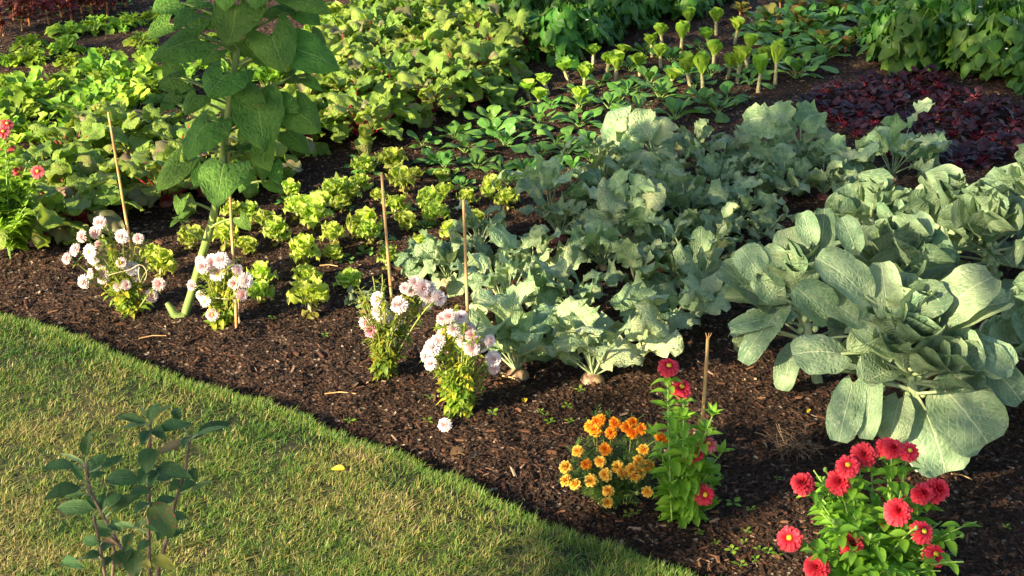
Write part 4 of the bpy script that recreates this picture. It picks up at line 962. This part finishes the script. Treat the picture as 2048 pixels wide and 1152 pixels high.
# big red zinnia
zb2 = gz(1735, 1195); hz = []
for a, b, kd, sc in [(365,510,'zinnia',.98),(275,890,'zinnia_open',1.08),(465,1095,'zinnia',1.05),(617,500,'zinnia',1.08),(680,385,'zinnia_open',1.),(787,315,'zinnia',1.1),(945,262,'zinnia',.9),(990,268,'zinnia',.85),(1105,285,'zinnia_open',.9),(1295,555,'zinnia',1.1),(1195,580,'zinnia',.9),(1022,705,'zinnia',1.12),(703,935,'zinnia',1.1),(1200,845,'zinnia_open',1.05),(1285,1005,'zinnia_open',1.)]:
    px, py = z4(a, b); P = D(px, py, zb2[1]+.10-.18*(b-262)/800+U(-.02, .02)); hz.append((P, np.array([(px-1735)/400+U(-.15, .15), -.55+U(-.2, .1), .8]), kd, sc))
Z2, f = flower_plant('zinnia_plant', zb2, 'large zinnia covered in round bright red blooms at the bottom right', 'flowers', hz, M['spinach_stem'], leaffn=zinnia_leaves, rad=.05)
extra_stems(f, 56, .25, .25, zinnia_leaves, .0022); f.build('foliage', [M['zinnia_leaf'], M['spinach_stem']], Z2)
# zinnias at the left edge
zb3 = gz(22, 515); hz = []
for a, b in [(14,248),(6,264),(19,294),(38,344),(75,343),(-10,300)]:
    P = D(a, b, zb3[1]+U(-.04, .05)); hz.append((P, np.array([U(-.1, .3), -.75 if b > 330 else -.3, .6]), 'zinnia_pink', 1.05))
Z3, f = flower_plant('zinnia_plant', zb3, 'tall zinnia with open coral-red flowers at the left edge', 'flowers', hz, M['spinach_stem'], leaffn=zinnia_leaves, rad=.06)
extra_stems(f, 36, .19, .34, zinnia_leaves, .0024); f.build('foliage', [M['zinnia_leaf'], M['spinach_stem']], Z3)
for v in HEADS.values():
    for o in v:
        for c in list(o.children): bpy.data.objects.remove(c)
        bpy.data.objects.remove(o)

# --- canes and twine
def cane(bx, by, tx, ty, label, dy=0., r=.0055, split=False):
    b = gz(bx, by); t_ = D(tx, ty, b[1]+dy); m = MB(); n = 13; pts_ = []
    perp = norm(np.cross(t_-b, (0, 1, 0)))
    for i in range(n): k = i/(n-1); pts_.append((t_-b)*k+perp*.006*math.sin(k*3+bx)+np.array([0, 0, -.03*(1-k)]))
    rs = [r*(1.12 if i % 4 == 2 else 1.)*(1-.25*i/n) for i in range(n)]; tube(m, pts_, rs, None, 8, 0)
    if split:
        for a in (-.5, .2, .8): tube(m, [pts_[-1]-np.array([0, 0, .004]), pts_[-1]+np.array([a*.012, 0, .018])], .002, .001, 4, 0)
    o = m.build('bamboo_cane', [M['cane']]); o.location = Vector(b); tag(o, label, 'garden cane', 'bamboo canes supporting the flowers'); return o
cane(290, 620, 214, 225, 'long bamboo cane leaning left out of the leftmost aster')
cane(470, 668, 459, 262, 'upright bamboo cane beside the sunflower, tied to the second aster', dy=.14)
cane(790, 745, 767, 345, 'slightly leaning bamboo cane rising from the aster with deep pink blooms')
cane(934, 800, 930, 400, 'straight upright bamboo cane rising from the white and pink aster')
cane(1385, 1030, 1413, 678, 'short bamboo cane with a split tip behind the tall leafy zinnia', split=True)
def twine(pxs, y, label):
    b = D(*pxs[0], y); m = MB(); q = np.array([D(a, c, y+U(-.01, .01)) for a, c in pxs])-b
    tt = np.linspace(0, len(q)-1, 24); q2 = np.stack([np.interp(tt, range(len(q)), q[:, i]) for i in range(3)], 1); q2[1:-1] = (q2[:-2]+q2[1:-1]*2+q2[2:])/4
    tube(m, q2, .0018, None, 5, 0); o = m.build('garden_twine', [M['twine']]); o.location = Vector(b); tag(o, label, 'twine'); return o
zf1 = zz(3.413, 100, 420)
twine([zf1(*x) for x in [(400,445),(470,425),(560,405),(600,370),(640,380),(665,430),(650,480),(620,500),(600,440),(610,390)]], ba1[1]-.06, 'pale twine looped round the leaning cane of the leftmost aster')
twine([zf1(*x) for x in [(1130,600),(1200,610),(1250,600),(1270,575),(1290,620),(1285,700),(1295,780),(1275,785),(1270,700),(1250,610)]], ba2[1]-.03, 'pale twine hanging from the cane of the second aster')

# --- plant label, fallen leaves, seedlings, twigs, dried tuft
lb = gz(1838, 950); m = MB(); a = D(1817, 916, lb[1])-lb; q = D(1838, 943, lb[1]-.02)-lb; w_ = np.array([.009, .004, 0])
V8 = []
for p_ in (a, q):
    for dx, dy in ((-1, 0), (1, 0), (1, 1), (-1, 1)): V8.append(p_+w_*dx+np.array([0, .0015, 0])*dy)
m.add(V8, [(0, 1, 5, 4), (1, 2, 6, 5), (2, 3, 7, 6), (3, 0, 4, 7), (0, 3, 2, 1), (4, 5, 6, 7)]); o = m.build('plant_label', [M['label']]); o.location = Vector(lb); o.data.polygons.foreach_set('use_smooth', [False]*6)
tag(o, 'narrow white plant label stuck in the soil beside the large sprout plant', 'plant label')
def fallen(px, py, L, label, z=.006, mat='fallen', lawn=False, rz=None):
    p = G(px, py, .055 if lawn else 0); p[2] = .055 if lawn else float(soil_z(p[0], p[1]))+.008; m = MB(); put_leaf(m, (0, 0, 0), direc(RZ() if rz is None else rz, .1), (0, -.4, 1), L, L*.5, 'ovate', nu=6, nv=2, cup=.5, droop=.4)
    o = m.build('fallen_leaf', [M[mat]]); o.location = Vector(p); tag(o, label, 'fallen leaf', 'fallen leaves'); return o
fallen(690, 938, .04, 'small yellow fallen leaf lying on the lawn', lawn=True, rz=3.1)
fallen(1050, 812, .035, 'yellow fallen leaf on the soil between the asters and the marigold', rz=1.7)
fallen(1765, 830, .03, 'yellow fallen leaf on the soil under the large sprout leaves')
fallen(1618, 827, .025, 'orange fallen leaf on the soil left of the large sprout plant')
fallen(480, 790, .02, 'tiny yellow leaf lying at the very edge of the lawn')
fallen(1175, 975, .05, 'curled brown dead leaf in front of the marigold', mat='dead')
fallen(900, 920, .06, 'curled brown dead leaf at the lawn edge below the asters', mat='dead')
fallen(705, 790, .05, 'pale brown dead leaf lying on the soil left of the third aster', mat='dead')
fallen(345, 405, .09, 'broad yellowed beetroot leaf drooping to the soil', mat='dead')
def mk_seed():
    o_ = MB()
    for i in range(rng.choice([4, 6])):
        az = i*1.57+U(-.2, .2); L = U(.014, .026); stalk_leaf(o_, (0, 0, 0), az, 1.1, .012, U(.1, .6), L, L*.6, 'ovate', pr=.0008, sm=1, nu=4, nv=1, droop=.4)
    return o_.build('seedling', [M['zinnia_leaf'], M['spinach_stem']])
SEE = Kind([mk_seed() for _ in range(4)])
for a, b in [(985,842),(1360,1045),(1410,1052),(1325,1025),(1255,1040),(1270,1036),(1465,1020),(1500,1032),(1490,1075),(1488,1092),(1465,1108),(1520,1112),(1535,1118),(1480,1140),(1555,1120),(1080,832),(1160,790),(1135,820),(1140,845),(1090,838),(1930,918),(2010,1065),(1555,968),(1510,1128),(680,555),(650,680),(1380,980),(1720,900),(1905,1095),(860,805),(1100,850),(1400,1075),(1430,1090),(855,855),(700,850),(545,640)]:
    SEE.place(gz(a, b)+np.array([0, 0, .004]), RZ(), U(.5, .95), 'seedling')
# thin twigs
def mk_twig(L):
    m = MB(); tube(m, [(0, 0, .004), (L*.5, L*.03, .006), (L, -.01, .004)], .0028, .0018, 5, 0); return m.build('twig', [M['cane']])
for a, b, L, rz, lab in [(650,796,.10,.1,'pale straw twig lying on the soil near the lawn edge'),(280,690,.09,.35,'short pale twig below the leftmost aster'),(1005,770,.07,-.5,'grey twig lying beside the partly buried turnip root'),(1900,960,.06,-.4,'short grey twig on the soil right of the large sprout plant'),(640,540,.07,.05,'thin twig on the soil among the lettuces')]:
    o = mk_twig(L); o.location = Vector(gz(a, b)+np.array([0, 0, .006])); o.rotation_euler = (0, 0, rz); tag(o, lab, 'twig')
# dried grass tuft
tb = gz(1590, 905); m = MB()
for i in range(150):
    az = RZ(); L = U(.04, .10); p0 = (U(-.05, .05), U(-.04, .04), 0); put_leaf(m, p0, direc(az, U(.1, 1.3)), (U(-1, 1), U(-1, 1), 1), L, .0022, 'strap', nu=4, nv=1, droop=U(.5, 2.2))
o = m.build('dried_tuft', [M['drytuft']]) if 'drytuft' in M else m.build('dried_tuft', [plain_mat('dry_straw', (.10, .06, .035), (.22, .14, .08), 50)]); o.location = Vector(tb); tag(o, 'dried brown root tuft on bare soil left of the large sprout plant', 'dead plant')

# ------------------------------------------------------------------ labels for the planted rows
LOOK = {'lettuce': ('frilly yellow-green lettuce', 'lettuce', 'frilly lettuces planted in loose rows', 'the lettuce bed'),
 'spinach': ('dark green spinach', 'spinach', 'spinach plants in the middle of the garden', 'the middle spinach patch'),
 'spinach_back': ('shaded spinach', 'spinach', 'spinach plants at the back right', 'the back right'),
 'spinach_far': ('small green plant', 'small plant', 'small green plants between the maroon ones', 'the maroon lettuces'),
 'bronze': ('small bronze-tinged lettuce', 'lettuce', 'bronze lettuces among the back spinach', 'the back spinach'),
 'bolting': ('bolting lettuce on stalk', 'lettuce', 'bolting lettuces on stalks', 'the bolting lettuces'),
 'beet_centre': ('bushy sunlit beetroot', 'beetroot', 'beetroot plants in the sunny central block', 'the central block'),
 'beet_left': ('sprawling beetroot', 'beetroot', 'beetroot plants at the left below the greens', 'the left block'),
 'greens': ('upright salad greens', 'salad greens', 'salad greens at the left', 'the salad bed'),
 'mizuna': ('feathery green mizuna', 'mizuna', 'mizuna clumps at the top left', 'the mizuna rows'),
 'maroon': ('maroon lettuce on orange stalk', 'lettuce', 'maroon lettuces at the far left', 'the far left'),
 'endive': ('bright curly endive', 'endive', 'curly endives at the back', 'the endive bed'),
 'bean_left': ('green bean bush', 'bean bush', 'bean bushes at the back centre', 'the back centre'),
 'bean_right': ('shaded bean bush', 'bean bush', 'bean bushes at the top right', 'the top right'),
 'redbeet': ('dark red leaf beet', 'leaf beet', 'dark red leaf beets at the right', 'the red patch'),
 'stone': ('pale stone', 'stone', 'pale stones among the red beets', 'the red patch'),
 'turnip': ('grey-green lobed turnip', 'turnip', 'turnip plants between the asters and the sprouts', 'the turnip block'),
 'seedling': ('tiny green seedling', 'weed', 'weed seedlings on the bare soil', 'the bare soil')}
for kind, lst in REG.items():
    look, cat, grp, place = LOOK[kind]
    nrow = max(2, math.ceil(len(lst)/10))
    srt = sorted(lst, key=lambda e: -float(e[1][1])); per = math.ceil(len(srt)/nrow)
    for r in range(nrow):
        row = sorted(srt[r*per:(r+1)*per], key=lambda e: float(e[1][0]))
        for i, (o, p) in enumerate(row):
            tag(o, '%s, %s from left in %s nearest row of %s' % (look, ordn(i), ordn(r) if r else 'the', place), cat, grp)
SHK, SFK, SAK = 19000., 22, 7
# ------------------------------------------------------------------ shade trees outside the frame
def shade_density(x, y):
    """which ground areas (given as picture positions of the ground) lie in the trees' shade"""
    s = np.zeros(len(x))
    for poly, dens in SHADE:
        s = np.maximum(s, inpoly(x, y, poly)*dens)
    for poly in LIT: s = np.where(inpoly(x, y, poly), 0., s)
    return s
SHADE = [([(1180,200),(1450,60),(1500,-140),(2500,-140),(2500,330),(1900,330),(1700,400),(1500,500),(1470,640),(1330,660),(1200,560),(1100,470),(1060,380),(1130,330)], 1.),
         ([(1000,-140),(1500,-140),(1450,60),(1180,160),(1050,100)], .5),
         ([(820,270),(1000,240),(1180,230),(1180,330),(1050,380),(860,330)], .35),
         ([(1880,880),(2500,760),(2500,1300),(1960,1300),(1900,1100)], .9),
         ([(-100,-140),(330,-140),(300,20),(150,80),(-100,90)], .5),
         ([(1440,880),(1600,830),(1680,900),(1560,1010)], .9), ([(950,800),(1060,770),(1150,860),(1050,950),(960,900)], .7)]
LIT = []
tgt = [[], []]
# ground and foliage level targets
n = 60000; px = nr.uniform(-150, 2400, n); py = nr.uniform(-140, 1300, n); dn = shade_density(px, py)

cell = []
for i in range(n):
    if dn[i] <= 0: continue
    P = G(px[i], py[i], .18)
    area = 1./(SC(P)**2*math.sin(math.atan2(CH, P[1])))      # ground area one picture pixel covers
    if nr.random() < dn[i]*area*SHK:
        cell.append(P)
def ptar(x, y, yy, r, k):
    P = D(x, y, yy)
    for _ in range(k): cell.append(P+nr.normal(0, r, 3))
# sunflower above the asters, and the sapling, stand in shade
for x, y in [(420,40),(470,-20),(540,20),(600,60),(660,120),(340,60),(300,110),(420,160),(560,120),(640,240),(520,260),(400,290),(330,200),(470,200),(590,300),(470,100),(610,0),(360,120),(380,240)]: ptar(x, y, SY-.05, .085, SFK)
for x, y in [(300,850),(240,900),(340,900),(400,860),(160,930),(130,980),(200,990),(300,980),(360,970),(400,950),(180,1050),(260,1060),(330,1030),(310,1100),(260,1130),(200,1120),(360,1100)]: ptar(x, y, ay, .055, SAK)
for x, y, r, k in [(1480,560,.08,26),(1540,640,.08,26),(1510,480,.06,14),(1600,470,.05,10),(1640,560,.05,14),(1620,720,.08,20),(1560,720,.07,20),(1680,640,.04,8),(1740,500,.04,8),(1830,560,.04,8),(1690,780,.05,8),(1770,430,.05,8),(1900,480,.05,8),(2020,470,.05,8),(2030,640,.06,16),(2010,820,.06,14)]: ptar(x, y, G(x, y+130)[1]-.1, r, k)
cell = np.array(cell)
for x, y, yy, r in [(1250,245,G(1240,370)[1],.15),(1300,260,G(1310,360)[1],.12),(1240,110,G(1235,170)[1],.1),(1160,150,G(1160,200)[1],.12),(1080,190,G(1080,220)[1],.1),(1550,240,G(1560,350)[1],.07),(1700,420,G(1750,540)[1],.10),(1900,340,G(1990,560)[1],.15),(1780,430,G(1800,620)[1],.08),(1790,520,G(1800,700)[1],.12),(1960,430,G(1990,600)[1],.2),(1740,390,G(1750,545)[1],.13),(1890,410,G(1890,560)[1],.18),(2050,360,G(2080,520)[1],.18),(1850,600,G(1850,950)[1],.14),(1950,650,G(1850,950)[1],.12),(1750,620,G(1850,950)[1],.1),(2030,600,G(2120,830)[1],.15)]:
    Pq = D(x, y, yy); v = cell-Pq; perp = np.linalg.norm(v-(v @ TR)[:, None]*TR, axis=1); cell = cell[perp > r]
Td = nr.uniform(9.5, 12.5, len(cell)); Pos = cell-TR*Td[:, None]
perp_ = Pos[:, 0]*-TR[1]/math.hypot(TR[0], TR[1])+Pos[:, 1]*TR[0]/math.hypot(TR[0], TR[1])
order = np.argsort(perp_); groups = np.array_split(order, 2); hor = np.array([TR[0], TR[1]])/math.hypot(TR[0], TR[1]); pl_ = np.array([-hor[1], hor[0]])
for gi, idx in enumerate(groups):
    pos = Pos[idx]; c = pos.mean(0); along = c[:2] @ hor; b2_ = hor*(along-gi*2.5)+pl_*(.2-.9*gi); base = np.array([b2_[0], b2_[1], 0.])
    tr_ = thing('shade_tree', base, ['spreading leafy tree behind the photographer, shading the right of the bed', 'spreading leafy tree behind the left of the lawn, shading the sunflower'][gi], 'tree', 'trees outside the frame')
    m = MB(); top = np.array([0, 0, c[2]])
    tube(m, bez((0, 0, -.1), (.1, -.1, top[2]*.6), top+np.array([0, 0, .4]), 9), .16, .05, 10, 0)
    for k in range(14):
        e = pos[nr.integers(len(pos))]-base; b0 = np.array([0, 0, top[2]*U(.45, .95)]); tube(m, bez(b0, (b0+e)/2+np.array([0, 0, .2]), e, 7), .022, .005, 5, 0, cap=False)
    m.build('trunk', [M['bark']], tr_)
    f = MB()
    for q in pos:
        d = direc(RZ(), U(-.8, .4)); L = U(.08, .13); put_leaf(f, q-base, d, nr.normal(0, 1, 3)+np.array([0, 0, .6]), L, L*.7, 'ovate', nu=3, nv=1, cup=.2, droop=.4)
    f.build('crown', [M['tree_leaf']], tr_)
